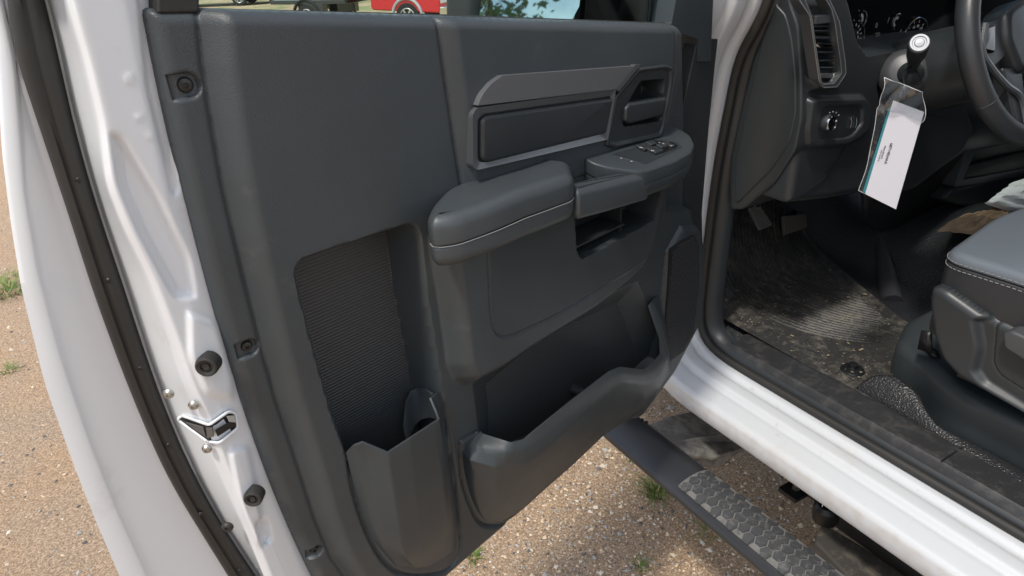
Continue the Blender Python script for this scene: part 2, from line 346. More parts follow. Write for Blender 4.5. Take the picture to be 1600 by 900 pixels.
# loose pebbles, only where the photograph shows ground
def pebbles():
    big = [(-2.2, .35, 1.6, 6.5, 260), (.3, 1.5, .6, 1.6, 90)]
    V = []; Fc = []; fm = []
    base = np.array([(1, 0, 0), (-1, 0, 0), (0, 1, 0), (0, -1, 0), (0, 0, 1), (0, 0, -1)], float)
    tri = [(0, 2, 4), (2, 1, 4), (1, 3, 4), (3, 0, 4), (2, 0, 5), (1, 2, 5), (3, 1, 5), (0, 3, 5)]
    regs = [(-2.2, .35, 1.6, 6.5, 15000), (.3, 1.7, .5, 1.9, 17000)]
    for (x0, x1, y0, y1, n, lg) in [r+(0,) for r in regs]+[r+(1,) for r in big]:
        for i in range(n):
            x, y = rng.uniform(x0, x1), rng.uniform(y0, y1); s = min(.0015+rng.exponential(.0012), .009)
            if rng.random() < .008: s *= 2.2
            if lg: s = rng.uniform(.006, .011)
            v = base*np.array([s*rng.uniform(.8, 1.5), s*rng.uniform(.7, 1.2), s*rng.uniform(.5, .9)])+rng.normal(0, s*.22, (6, 3))
            a = rng.uniform(0, 6.28); c_, s_ = math.cos(a), math.sin(a); v = v@np.array([[c_, s_, 0], [-s_, c_, 0], [0, 0, 1]])+np.array([x, y, float(gz(x, y))+s*.2])
            o = len(V); V += [tuple(q) for q in v]; Fc += [tuple(k+o for k in t) for t in tri]; fm += [int(rng.choice(4, p=[.4, .3, .15, .15]))]*8
    ms = [mat('pebble_tan', (.62, .49, .35), .9), mat('pebble_grey', (.38, .36, .33), .9), mat('pebble_pale', (.66, .60, .50), .85), mat('pebble_dark', (.13, .12, .11), .85)]
    o = mk('gravel', V, Fc, ms, fm=fm, smooth=False); tag(o, 'loose tan, grey and pale gravel scattered over the sandy ground', 'gravel', kind='stuff')
pebbles()
m_grass = mat('grass_green', (.13, .21, .035), .6, var=.3); m_straw = mat('grass_straw', (.42, .34, .16), .8)
def tuft(px, py, rad, n, h, label, z=0):
    c = PZ(px, py, z); 
    if np.hypot(c[0], c[1]-1) > 5: c = PZ(px, py, float(gz(c[0], c[1])))
    root = c; V = []; Fc = []; fm = []
    for i in range(n):
        a = rng.uniform(0, 6.28); r0 = rad*math.sqrt(rng.random())*.6; b = np.array([r0*math.cos(a), r0*math.sin(a), 0]); a2 = a+rng.normal(0, .7); out = np.array([math.cos(a2), math.sin(a2), 0])
        hh = h*rng.uniform(.4, 1.1); L_ = rad*rng.uniform(.5, 1.6); wd = rng.uniform(.0012, .003); sd = np.array([-out[1], out[0], 0])
        o = len(V)
        for t in (0, .35, .7, 1):
            p = b+out*L_*t**1.4+np.array([0, 0, hh*math.sin(t*2.0)]); q = wd*(1-t*.9); V += [tuple(p-sd*q), tuple(p+sd*q)]
        m_ = 1 if rng.random() < .22 else 0
        for k in range(3): Fc.append((o+2*k, o+2*k+1, o+2*k+3, o+2*k+2)); fm.append(m_)
    ob = mk('grass_tuft', V, Fc, [m_grass, m_straw], fm=fm, angle=180); ob.location = root; tag(ob, label, 'grass tuft', 'grass tufts growing in the gravel')
tuft(1025, 772, .05, 110, .05, 'largest green grass tuft, beside the bare front tube of the step bar')
tuft(985, 712, .04, 40, .03, 'thin grass sprig by the front end of the step bar, just above the biggest tuft')
tuft(1112, 832, .05, 38, .035, 'sparse half-dead grass tuft against the step bar where its dusty tread begins')
tuft(740, 872, .028, 40, .028, 'small grass tuft under the bottom edge of the open door')
tuft(1000, 888, .025, 22, .025, 'tiny green sprig alone in the gravel at the bottom of the photo')
tuft(12, 458, .13, 170, .06, 'long flat grass tuft in the gravel at the far left, behind the door edge')
tuft(14, 580, .05, 36, .03, 'small sparse grass tuft on gravel at the left, nearer than the long flat one')
tuft(14, 432, .08, 40, .035, 'faint grass patch at the far left, the farthest of those by the door edge')

# ================================================================== TRUCK
truck = empty('pickup_truck', (1.9, 0, 0), 'white pickup truck with its driver door swung open and a dusty black cab', 'pickup truck')

# ------------------------------------------------------------------ door shell: rear jamb from pixel rails
ys = [-120, -40, 0, 100, 200, 300, 400, 450, 500, 600, 700, 800, 900, 1000, 1100]
def rx(tab): t = np.array(tab, float); return np.interp(ys, t[:, 0], t[:, 1], left=None)
def ext(tab, lo=-120, hi=1100):
    t = np.array(tab, float); a = t[0]-(t[1]-t[0])*(t[0][0]-lo)/(t[1][0]-t[0][0]+1e-9); b = t[-1]+(t[-1]-t[-2])*(hi-t[-1][0])/(t[-1][0]-t[-2][0]); return np.vstack([[lo, a[1]], t, [hi, b[1]]])
T_trim = ext([(0, 246), (15, 250), (100, 266), (200, 285), (280, 304), (370, 326), (450, 340), (535, 370), (650, 404), (760, 439), (840, 469), (900, 500)])
_f = np.polyfit(T_trim[1:-1, 0], T_trim[1:-1, 1], 4); T_trim[1:-1, 1] = np.polyval(_f, T_trim[1:-1, 0])
T_ridge = ext([(0, 110), (40, 120), (90, 135), (195, 160), (240, 165), (290, 172), (360, 200), (430, 235), (540, 277), (600, 297), (665, 327), (730, 350), (825, 388), (900, 418)])
T_sr = ext([(0, 70), (80, 90), (160, 107), (250, 130), (325, 152), (450, 194), (565, 231), (660, 266), (750, 307), (820, 346), (900, 400)])
T_sl = ext([(0, 11), (75, 20), (150, 45), (225, 70), (285, 90), (360, 115), (450, 143), (605, 200), (675, 230), (745, 260), (810, 300), (890, 350)])
T_hem = ext([(0, -2), (100, 19), (300, 34), (425, 56), (560, 92), (700, 140), (800, 180), (900, 226)])
T_out = ext([(0, -22), (50, -8), (240, 3), (350, 17), (450, 33), (600, 70), (740, 120), (820, 152), (900, 187)])
def railpx(T, w): return [(x, y, w) for y, x in zip(ys, np.interp(ys, T[:, 0], T[:, 1]))]
def jamb():
    base = [(T_out, -.135, 0), (T_out, -.118, 0), (T_hem, -.112, 0), (T_hem, -.116, 8), (T_sl, -.118, -6), (T_sr, -.112, 4), (T_sr, -.100, 8), (T_ridge, -.045, -6), (T_ridge, -.036, 6), (T_trim, -.038, -50), (T_trim, -.044, -22), (T_trim, -.050, -8), (T_trim, -.075, 16)]
    yy = np.linspace(-100, 1060, 240); rows = []
    for T, w, dx in base: rows.append(np.stack([np.interp(yy, T[:, 0], T[:, 1])+dx, yy, np.full(len(yy), w)], 1))
    G = np.array(rows)      # rails x pts x 3
    k = np.ones(9)/9
    for r in G:
        r[:, 0] = np.convolve(np.pad(r[:, 0], 4, mode='reflect', reflect_type='odd'), k, 'valid')
    seg = [4, 3, 3, 10, 4, 4, 12, 6, 16, 8, 5, 4]; fine = []
    for i in range(len(G)-1):
        for s in range(seg[i]): fine.append(G[i]*(1-s/seg[i])+G[i+1]*s/seg[i])
    fine.append(G[-1]); G = np.array(fine); Xp, Yp, W = G[..., 0], G[..., 1], G[..., 2]
    # smooth W across the rails for soft pressed-metal folds
    for _ in range(3): W[1:-1] = (W[:-2]+2*W[1:-1]+W[2:])/4
    def stamp(poly, h, b): 
        s, _, _ = sdf(rnd(poly, 14), Xp, Yp); W[...] += h*sm(s, b)
    stamp([(168, 205), (190, 205), (250, 300), (300, 400), (312, 470), (270, 470), (215, 370), (180, 290)], -.010, 18)
    stamp([(205, -60), (238, -60), (282, 300), (268, 312), (225, 140)], -.006, 8)
    stamp([(288, 480), (345, 500), (372, 600), (368, 632), (318, 622), (290, 560)], .007, 14)
    stamp([(352, 700), (392, 690), (410, 780), (418, 845), (400, 862), (372, 800)], .006, 12)
    stamp([(394, 812), (420, 805), (428, 846), (406, 858)], -.008, 8)
    for (x, y, r) in ((203, 124, 8), (218, 183, 6), (236, 212, 7)):
        d = np.hypot(Xp-x, Yp-y); W[...] += .0012*np.exp(-((d-r*.7)/(r*.3))**2)
    global JG; JG = (Xp, Yp, W)
    V = np.array([D(*((lambda q: (q[0], w_, q[1]))(dr(x, y, w_)))) for x, y, w_ in zip(Xp.ravel(), Yp.ravel(), W.ravel())])
    return V, gridfaces(G.shape[0], G.shape[1])
V, Fc = jamb()
o_out = [(250, 15), (330, 14), (690, 25), (1060, 38), (1086, 58), (1088, 200), (1085, 335), (1097, 385), (1092, 500), (1050, 580), (1000, 648), (950, 680), (820, 800), (700, 905), (640, 965), (560, 1010), (520, 935), (497, 900), (465, 840), (435, 760), (400, 650), (365, 535), (335, 450), (320, 370), (300, 280), (280, 200), (260, 100)]
o_out = [(np.polyval(_f, 15), 15)]+o_out[1:16]+[(np.polyval(_f, y_), y_) for y_ in np.linspace(940, 40, 40)]
OUT = DOOR.poly(o_out)
ins = OUT.mean(0)+(OUT-OUT.mean(0))*.965
n = len(ins); Vi = np.vstack([DOOR.P(ins[:, 0], ins[:, 1], np.full(n, -.085)), DOOR.P(ins[:, 0], ins[:, 1], np.full(n, -.135))])
Fi = [tuple(range(n))[::-1], tuple(range(n, 2*n))]+[(i, (i+1) % n, n+(i+1) % n, n+i) for i in range(n)]
VV, FF, _ = multi([(V, Fc), (Vi, Fi)])
door = mk('door', VV, FF, m_white, truck, angle=70)
door['label'] = 'white steel shell of the open driver door'
# weatherstrip on the door
def band(name, TL, TR, prof, m, parent, yy=np.linspace(-100, 1040, 70), w=-.1):
    rows = []
    L_ = np.interp(yy, TL[:, 0], TL[:, 1]); R_ = np.interp(yy, TR[:, 0], TR[:, 1]); k = np.ones(7)/7
    L_, R_ = [np.convolve(np.pad(q, 3, mode='reflect', reflect_type='odd'), k, 'valid') for q in (L_, R_)]
    for (f, h) in prof:
        x = L_*(1-f)+R_*f; rows.append([D(*((lambda q: (q[0], w+h, q[1]))(dr(a, b, w+h)))) for a, b in zip(x, yy)])
    return mk(name, np.vstack(rows), gridfaces(len(rows), len(yy)), m, parent, angle=60)
band('door_seal', T_sl, T_sr, [(0, -.02), (0, -.006), (.04, .001), (.15, .006), (.34, .008), (.42, .0055), (.47, .006), (.62, .010), (.8, .009), (.94, .003), (1.0, -.004), (1.0, -.02)], m_rubber, door)
for (x, y) in ((124, 281), (172, 438), (221, 575), (265, 695), (315, 803), (376, 891)):
    a, z = dr(x, y, -.09); lathe('seal_pin', D(a, -.0935, z), DN-DU*.3, [(.0032, 0), (.0034, .003), (.002, .0045)], m_black, door, 12)
ax = DN*.75-DU*.66
def bumper(px, py, r):
    a, z = dr(px, py, -.026); c = D(a, -.026, z)-ax*.008
    lathe('rubber_bumper', c, ax, [(r*1.05, 0), (r, .012), (r*.93, .0155), (r*.80, .0165), (r*.55, .0150), (r*.52, .0125), (r*.3, .0125), (r*.28, .0150), (r*.10, .0150), (.0001, .0135)], m_rubber, door, 32)
bumper(325, 569, .0135); bumper(397, 775, .0125)
def bolt(px, py, r, m, w=-.034):
    a, z = dr(px, py, w); c = D(a, w, z)-ax*.002
    lathe('jamb_screw', c, ax, [(r*1.25, 0), (r*1.25, .0015), (r, .003), (r*.8, .005), (r*.35, .0055), (r*.3, .0035), (.0001, .0035)], m, door, 20)
bolt(263, 616, .0052, m_bolt, -.052); bolt(302, 634, .0052, m_bolt, -.04); bolt(323, 702, .0052, m_bolt, -.045); bolt(355, 824, .0065, m_rubber, -.05)
def jw(x, y):
    d = (JG[0]-x)**2+(JG[1]-y)**2; return float(JG[2].ravel()[np.argmin(d)])
def J(x, y, h=0.0):
    w = jw(x, y)+h; q = dr(x, y, w); return D(q[0], w, q[1])
lp = rnd(np.array([(277, 655), (284, 649), (327, 664), (357, 643), (368, 645), (372, 668), (343, 692), (325, 690)], float), 5, 6)
L1_ = [(277, 655), (284, 649), (306, 656), (327, 664), (325, 690), (300, 672)]; L2_ = [(327, 664), (343, 653), (357, 643), (368, 645), (372, 668), (343, 692), (325, 690)]
Vc = [J(x, y, .0026) for x, y in L1_]+[J(x, y, .0045) for x, y in L2_]; lat = mk('latch_hole_dark', Vc, [tuple(range(6)), tuple(range(6, 13))], m_black, door, smooth=False)  # flat black fill stands for the dark inside the latch hole
V, Fc = tubegeo([J(x, y, .0030 if x < 322 else .0048) for x, y in np.vstack([lp, lp[:1]])], .0019, 8, False); mk('latch_rim', V, Fc, m_white, door)
def jplate(nm, pts, h, m): 
    c_ = [J(x, y, h) for x, y in pts]; return mk(nm, c_, [tuple(range(len(c_)))], m, door, solid=.0015, bevel=.0004)
jplate('latch_claw', [(290, 659), (318, 667), (322, 682), (308, 673)], .0036, mat('dull_steel', (.20, .20, .20), .45, metal=.8))
jplate('latch_claw', [(322, 668), (332, 668), (334, 682), (324, 684)], .0060, mat('dull_steel', (.2,)*3))
jplate('latch_claw', [(336, 672), (362, 657), (366, 665), (340, 682)], .0060, m_screw)
jplate('latch_claw', [(354, 650), (366, 649), (368, 660), (358, 659)], .0064, mat('pale_liner', (.42, .41, .38), .6))

# ------------------------------------------------------------------ trim panel (moulded relief)
seam_px = [(312, 14), (320, 100), (332, 175), (350, 280), (370, 370), (389, 450), (410, 535), (435, 625), (465, 715), (495, 810), (520, 870), (545, 905), (600, 990)]
P_main = DOOR.poly(seam_px, -.024); P_main = np.vstack([P_main, [[-.7, .4], [.1, .4], [.1, 1.8], [-1.05, 1.8]]])
P_right = np.vstack([DOOR.poly([(683, 0), (684, 30), (695, 110), (708, 200), (722, 296), (727, 340)], 0), DOOR.poly([(1020, 360), (1046, 206), (1064, 110), (1064, 0)], .012)])
bol = [(691, 375), (694, 407), (709, 507), (718, 584), (728, 606), (743, 615), (790, 590), (829, 562), (862, 541), (929, 498), (957, 476), (990, 448), (1010, 428), (1030, 392), (1052, 300), (1060, 240), (900, 300), (760, 345)]
P_bol = rnd(DOOR.poly(bol, .032), .008)
P_ins = rnd(DOOR.poly([(762, 330), (762, 401), (765, 490), (772, 521), (790, 529), (873, 490), (1007, 407), (1024, 388), (1046, 280), (1046, 240)], .032), .02)
P_cub = rnd(DOOR.poly([(896, 315), (901, 392), (908, 406), (1023, 343), (1036, 284), (1036, 262)], .032), .008)
P_map = DOOR.poly([(738, 600), (747, 668), (749, 760), (1040, 640), (1030, 560), (1023, 512), (1012, 479), (996, 440), (860, 500)], .0)
P_map2 = DOOR.poly([(738, 560), (749, 760), (960, 760), (975, 575), (978, 455), (860, 500)], -.03)
rec = [(464, 430), (468, 412), (482, 404), (635, 353), (648, 354), (654, 366), (664, 457), (676, 530), (689, 615), (700, 690), (700, 760), (600, 860), (560, 760), (537, 691), (521, 647), (486, 520)]
P_rec = rnd(DOOR.poly(rec, 0), .012)
P_cup = rnd(DOOR.poly([(1000, 118), (1046, 116), (1040, 198), (972, 206), (968, 190), (980, 155)], .012), .008)
P_spk = rnd(DOOR.poly([(1051, 384), (1062, 370), (1084, 362), (1097, 385), (1097, 451), (1088, 529), (1072, 557), (1046, 578), (1000, 640), (1000, 600), (1034, 560), (1038, 480)], .03), .006)
P_spk0 = DOOR.poly([(1040, 392), (1062, 352), (1110, 352), (1110, 560), (1000, 700), (980, 640), (1020, 560), (1030, 480)], .0)
P_flr = DOOR.poly([(1064, 0), (1066, 110), (1046, 210), (1040, 330), (1060, 330), (1200, 330), (1200, 0)], 0)
SCR = [(292, 133, .0125), (388, 542, .011), (493, 860, .010)]
P_g1 = DOOR.poly(list(map(tuple, crom(np.array([(541, 706), (552, 770), (578, 843), (611, 888), (650, 898), (694, 890), (716, 862), (716, 812), (708, 742), (696, 660), (690, 640)]), 60)))+[(620, 650)], -.004)
P_g2 = DOOR.poly(list(map(tuple, crom(np.array([(720, 690), (723, 745), (735, 788), (752, 818), (783, 821), (816, 802), (850, 771), (897, 729), (946, 682)]), 60)))+[(960, 640), (800, 640)], .0)
def hf(A, B, S):
    W = np.full(A.shape, -.026)
    s, _, _ = sdf(P_main, A, B); W += .026*cz(s, .026)
    W += -.0022*np.exp(-((s-.001)/.0034)**2)
    s, _, _ = sdf(P_right, A, B); W += .012*cz(s, .026) - .0035*np.exp(-(s/.0036)**2)
    Wb = W.copy()
    s, _, _ = sdf(P_flr, A, B); W = W*(1-lin(s, .006)) + (-.022)*lin(s, .006)
    s, _, _ = sdf(P_rec, A, B); k = qe(s-.004, .006)*.12+.88*lin(s, .012); k = np.where(s > 0, qe(s-.004, .016)*.12, np.clip(k, 0, 1)); W = W*(1-k)+(-.062)*k
    sM, _, _ = sdf(P_map, A, B)
    k = lin(sM, .05); W = W*(1-k)+(-.028)*k
    s, _, _ = sdf(P_bol, A, B); k = cz(s, .032); W = np.where(s < 0, W*(1-k)+.034*k, W)
    s, _, _ = sdf(P_ins, A, B); W += -.0028*np.exp(-(s/.0016)**2) - .0012*(s < 0)
    s, _, _ = sdf(P_cub, A, B); k = lin(s, .006); W = W*(1-k)+(-.035)*k
    s, _, _ = sdf(P_spk0, A, B); k = qe(s, .02); W = np.where(s < 0, np.maximum(W, W*(1-k)+.013*k), W)
    s, _, _ = sdf(P_cup, A, B); k = lin(s, .004); W = W*(1-k)-.05*k
    for x, y, r in SCR:
        c = DOOR.px(x, y, -.03); d = np.hypot(A-c[0], B-c[1])
        bx = sdf(rnd(np.array([(c[0]-r*1.5, c[1]-r*1.1), (c[0], c[1]-r*1.15), (c[0], c[1]+r*1.15), (c[0]-r*1.5, c[1]+r*1.1)]), .002), A, B)[0]
        q = np.minimum(d-r*1.15, bx); W += -.007*sm(q, .003)
    _ok = (sdf(P_rec, A, B)[0] > .002) & (sM > .002)
    for G_ in (P_g1, P_g2): W -= _ok*.006*np.exp(-(sdf(G_, A, B)[0]/.0032)**2)
    # edge roll-back
    t = np.clip(-S/.016, 0, 1); W -= .020*(1-np.sqrt(np.clip(1-(1-t)**2, 0, 1)))
    return W
def hm(A, B, S):
    Mx = np.zeros(A.shape, int)
    s = sdf(P_right, A, B)[0]
    s1 = sdf(P_rec, A, B)[0]; Mx[s1 < .002] = 1; Mx[s1 < -.013] = 2
    sm_ = sdf(P_map, A, B)[0]; sb = sdf(P_bol, A, B)[0]
    Mx[(sm_ < 0) & (sb > -.002)] = 1; Mx[(sm_ < -.045) & (sb > 0)] = 2
    si = sdf(P_ins, A, B)[0]; Mx[si < 0] = 1
    Mx[sdf(P_cub, A, B)[0] < 0] = 3
    k = sdf(P_spk0, A, B)[0] < 0; Mx[k] = 1
    col = (A > DOOR.px(655, 500)[0]) & (B < 1.15) & (sb > 0) & (Mx == 0); Mx[col] = 1
    return Mx
heightfield('trim_panel', DOOR, rnd(OUT, .012), .0019, hf, [m_leather, m_plast, m_rib, m_plast2], door, skirt=.02, matfn=hm)
# window sill strip, glass, frame ends
top = [(300, 12), (690, 22), (1045, 36), (1080, 50)]
tz = lambda a: np.interp(a, *np.array(sorted([tuple(DOOR.px(x, y, 0)) for x, y in [(250, 15), (690, 25), (1060, 38)]])).T)
aa = np.linspace(-1.05, -.11, 40)
rows = [[D(a, w, tz(a)+h) for a in aa] for (w, h) in ((-.03, -.012), (-.036, -.003), (-.044, .0015), (-.052, -.002), (-.054, -.02))]
mk('window_strip', np.vstack(rows), gridfaces(5, 40), m_rubber, door)
mg = bpy.data.materials.new('tinted_glass'); mg.use_nodes = True; nt = mg.node_tree; nt.nodes.remove(nt.nodes['Principled BSDF'])
gl = nt.nodes.new('ShaderNodeBsdfGlossy'); gl.inputs['Roughness'].default_value = .02; tr = nt.nodes.new('ShaderNodeBsdfTransparent'); tr.inputs['Color'].default_value = (.78, .90, .84, 1)
fr_ = nt.nodes.new('ShaderNodeMath'); fr_.operation = 'MULTIPLY_ADD'; lw_ = nt.nodes.new('ShaderNodeLayerWeight'); lw_.inputs['Blend'].default_value = .2; nt.links.new(lw_.outputs['Fresnel'], fr_.inputs[0]); fr_.inputs[1].default_value = .8; fr_.inputs[2].default_value = .0; mxs = nt.nodes.new('ShaderNodeMixShader'); nt.links.new(fr_.outputs[0], mxs.inputs[0]); nt.links.new(tr.outputs[0], mxs.inputs[1]); nt.links.new(gl.outputs[0], mxs.inputs[2]); nt.links.new(mxs.outputs[0], nt.nodes['Material Output'].inputs['Surface'])
mk('window_glass', [D(-1.04, -.062, 1.40), D(-.10, -.062, 1.35), D(-.16, -.075, 1.92), D(-.98, -.095, 1.98)], [(0, 1, 2, 3)], mg, door)
# window frame uprights and head
m_frame = m_rubber
prism('window_frame', DOOR, DOOR.poly([(246, 22), (245, -80), (262, -250), (340, -250), (314, -80), (312, 20)], -.03), -.09, -.03, m_frame, door, .003)
prism('window_frame', DOOR, rnd(DOOR.poly([(1048, 36), (1040, 42), (1090, 62), (1090, 96), (1109, 96), (1113, 0), (1125, -140), (1085, -140), (1062, -40)], -.028), .002), -.09, -.026, m_plast, door, .003)
prism('window_frame', DOOR, np.array([(-.98, 1.93), (-.14, 1.88), (-.13, 1.95), (-.98, 2.0)]), -.12, -.05, m_frame, door, .004)
prism('door_upright', DOOR, np.array([(-1.045, 1.60), (-1.165, 1.60), (-1.10, 2.0), (-1.0, 2.0)]), -.13, -.05, m_white, door, .01)
prism('door_front_flange', DOOR, DOOR.poly([(1080, 60), (1112, 60), (1108, 96), (1098, 200), (1088, 330), (1090, 400), (1060, 400), (1050, 200)], -.045), -.06, -.03, m_plast2, door, .002)
tube('divider_bar', [D(*((lambda q: (q[0], -.075, q[1]))(dr(x, y, -.075)))) for x, y in [(1018, -60), (1016, 10), (1010, 60)]], .004, m_black, door)
# screws in the flange
for x, y, r in SCR:
    c = DOOR.px(x, y, -.028); C3 = D(c[0], -.034, c[1])
    lathe('trim_screw', C3, DN-DU*.2, [(r*.66, 0), (r*.66, .0022), (r*.52, .0048), (r*.22, .0058), (r*.2, .0035), (.0001, .0035)], m_screw, door, 22)

# ------------------------------------------------------------------ accent strip, bezel, insert, handle
WB = .016
mk_ = lambda pts, w, r=.004: rnd(DOOR.poly(pts, w), r)
prism('accent_strip', DOOR, mk_([(745, 165), (752, 148), (767, 130), (784, 118), (992, 103), (962, 139)], .02, [.001, .006, .006, .004, .001, .001]), .002, .0215, m_brushed, door, .0025, 4)
ro = mk_([(739, 255), (738, 185), (748, 170), (958, 141), (998, 101), (1003, 101), (970, 146), (961, 150), (952, 211), (950, 217), (765, 264), (744, 264)], .02, .004)
ringplate('accent_frame', DOOR, mk_([(739, 262), (738, 178), (746, 168), (963, 139), (950, 218), (746, 266)], .02, [.012, .006, .003, .001, .001, .006]),
          mk_([(748, 250), (748, 186), (756, 178), (957, 150), (946, 209), (764, 254), (752, 254)], .02, [.006, .004, .004, .002, .002, .004, .004]), .004, .020, m_silver, door, wi=.017, n=200, bevel=.0012)
prism('accent_edge', DOOR, mk_([(962, 139), (993, 101), (1001, 101), (967, 143)], .021, .0005), .005, .0215, m_silver, door, .001)
dome('door_insert', DOOR, mk_([(750, 250), (750, 188), (758, 180), (957, 152), (946, 208), (764, 253), (755, 253)], .016, .003), .002, .020, .006, m_plast2, door)
# handle bezel: relief with a scooped cup
hb = mk_([(963, 150), (1000, 106), (1042, 101), (1053, 105), (1052, 130), (1040, 200), (1034, 215), (960, 232), (948, 228)], .018, .003)
cup = mk_([(1004, 126), (1042, 123), (1036, 190), (978, 199), (975, 190), (985, 160)], .018, .006)
def hfh(A, B, S):
    W = np.full(A.shape, .018); s = sdf(hb.mean(0)+(hb-hb.mean(0))*.93, A, B)[0]; W -= .004*sm(s, .004)
    s = sdf(cup, A, B)[0]; W = W-.044*sm(s, .007); t = np.clip(-S/.004, 0, 1); return W-.003*(1-np.sqrt(1-(1-t)**2))
heightfield('handle_bezel', DOOR, hb, .0018, hfh, m_plast2, door, skirt=.02)
dome('inner_door_handle', DOOR, mk_([(978, 170), (984, 161), (1043, 152), (1037, 180), (985, 194), (977, 190)], .022, .004), .006, .023, .005, m_plast2, door)
# ------------------------------------------------------------------ armrest, pull, switch pod
DP = lambda a, w, z: D(a, w, z)
plan = rnd(np.array([(-.735, -.01), (-.79, .022), (-.818, .048), (-.825, .066), (-.800, .084), (-.735, .0925), (-.640, .094), (-.572, .093), (-.545, .060), (-.522, .042), (-.536, -.01)]), .022, 7)
zt = lambda a, w: .006*(1-abs(a+.68)/.15) - .035*max(0, w-.05) - max(0, -.585-a*1.0-.0)*0
up = slabgeo(plan, 1.2445, 1.284, .0035, .017, DP, 160, 7, zt); lw = slabgeo(plan, 1.2115, 1.2435, .017, .0035, DP, 160, 7, lambda a, w: zt(a, w)*.6)
V, Fc, _ = multi([up, lw]); mk('armrest', V, Fc, m_leather, door, angle=70)
Q = resample(plan, 300, True); Q = Q[(Q[:, 1] > .02)]; c0 = plan.mean(0)
Q = Q[np.argsort(Q[:, 0]+0*Q[:, 1])]; front = [q for q in Q if not (q[0] > -.56)]
V, Fc = tubegeo([D(a, w+.0002, 1.2440+zt(a, w)*.85) for a, w in sorted([tuple((q-c0)*1.0+c0) for q in front if q[1] > .05])], .0007, 6); mk('stitching', V, Fc, m_thread, door)
# grab handle
plan2 = np.array([(-.560, .052), (-.567, .0925), (-.50, .0925), (-.398, .089), (-.37, .088), (-.37, .05), (-.46, .05)])
pull = slab('pull_handle', rnd(plan2, .006), 1.206, 1.2575, .012, .012, m_leather, door, DP, 100, 5, lambda a, w: -.12*(a+.56) if a > -.56 else 0)
# pod
PT = [D(-.443, .01, 1.264), D(-.19, .01, 1.252), D(-.40, .09, 1.242)]
pn = np.cross(PT[1]-PT[0], PT[2]-PT[0]); pn /= np.linalg.norm(pn); pn = pn if pn[2] > 0 else -pn
podz = lambda a, w: -.0474*(a+.443)-.275*(w-.01)+.05*0
plan3 = rnd(np.array([(-.452, -.005), (-.455, .030), (-.440, .055), (-.400, .086), (-.385, .0905), (-.30, .090), (-.235, .082), (-.195, .064), (-.165, .035), (-.16, -.005)]), .010, 6)
_a = slabgeo(plan3, 1.242, 1.266, .0015, .0035, DP, 160, 5, podz); _c = plan3.mean(0); _b = slabgeo(_c+(plan3-_c)*.985, 1.205, 1.2412, .030, .0015, DP, 160, 5, podz)
V, Fc, _ = multi([_a, _b]); sw = mk('switch_pod', V, Fc, m_plast, door, angle=60)
pA = PT[1]-PT[0]; pA /= np.linalg.norm(pA); pB = np.cross(pn, pA)
POD = Frame(PT[0], pA, pB, pn)
prism('switch_panel', POD, rnd(POD.poly([(946, 240), (1018, 217), (1058, 222), (1066, 230), (1010, 256), (1002, 255)], .001), .003), -.004, .0016, m_plast2, door, .0008)
dome('switch_surround', POD, rnd(POD.poly([(1012, 224), (1020, 219), (1050, 222), (1060, 228), (1055, 232), (1040, 238), (1031, 238), (1000, 228)], .002), .004), .0, .0024, .001, m_gloss, door)
dp_ = POD.px(1000, 236)-POD.px(1060, 228); 
for (px, py, sx, sy, h) in ((1006, 231, .013, .010, .006), (1023, 236, .013, .010, .006), (1017, 226, .010, .007, .007), (1033, 230, .010, .007, .007), (1040, 225, .008, .006, .005), (1049, 228, .007, .005, .004)):
    c = POD.px(px, py, .003); V, Fc = boxgeo(POD.P(c[0], c[1], .002+h*.3), pA, pB, pn, sx, sy, h*.6); mk('window_switch', V, Fc, m_plast2, door, bevel=.002)
marks = []
for (px, py, s) in ((1003, 231, .0035), (1021, 236, .0035), (973, 242, .002), (989, 247, .0022), (1031, 223, .002), (1037, 225, .002), (1050, 228, .0022)):
    for (dx, dy) in ((0, 0), (-.7, .6)):
        c = POD.px(px, py, .008); marks.append(boxgeo(POD.P(c[0]+dx*s, c[1]+dy*s, .0085 if px > 995 else .002), pA, pB, pn, s*.42, s*.18, .0003))
for q_ in marks: mk('switch_marking', q_[0], q_[1], m_mark, door, smooth=False)
# cubby floor divider
V, Fc, _ = multi([boxgeo(D(-.44, -.005, 1.118), DU, ZZ, DN, .09, .002, .028), boxgeo(D(-.35, -.01, 1.16), DU, ZZ, DN, .002, .06, .025)]); mk('cubby_shelf', V, Fc, m_plast2, door)

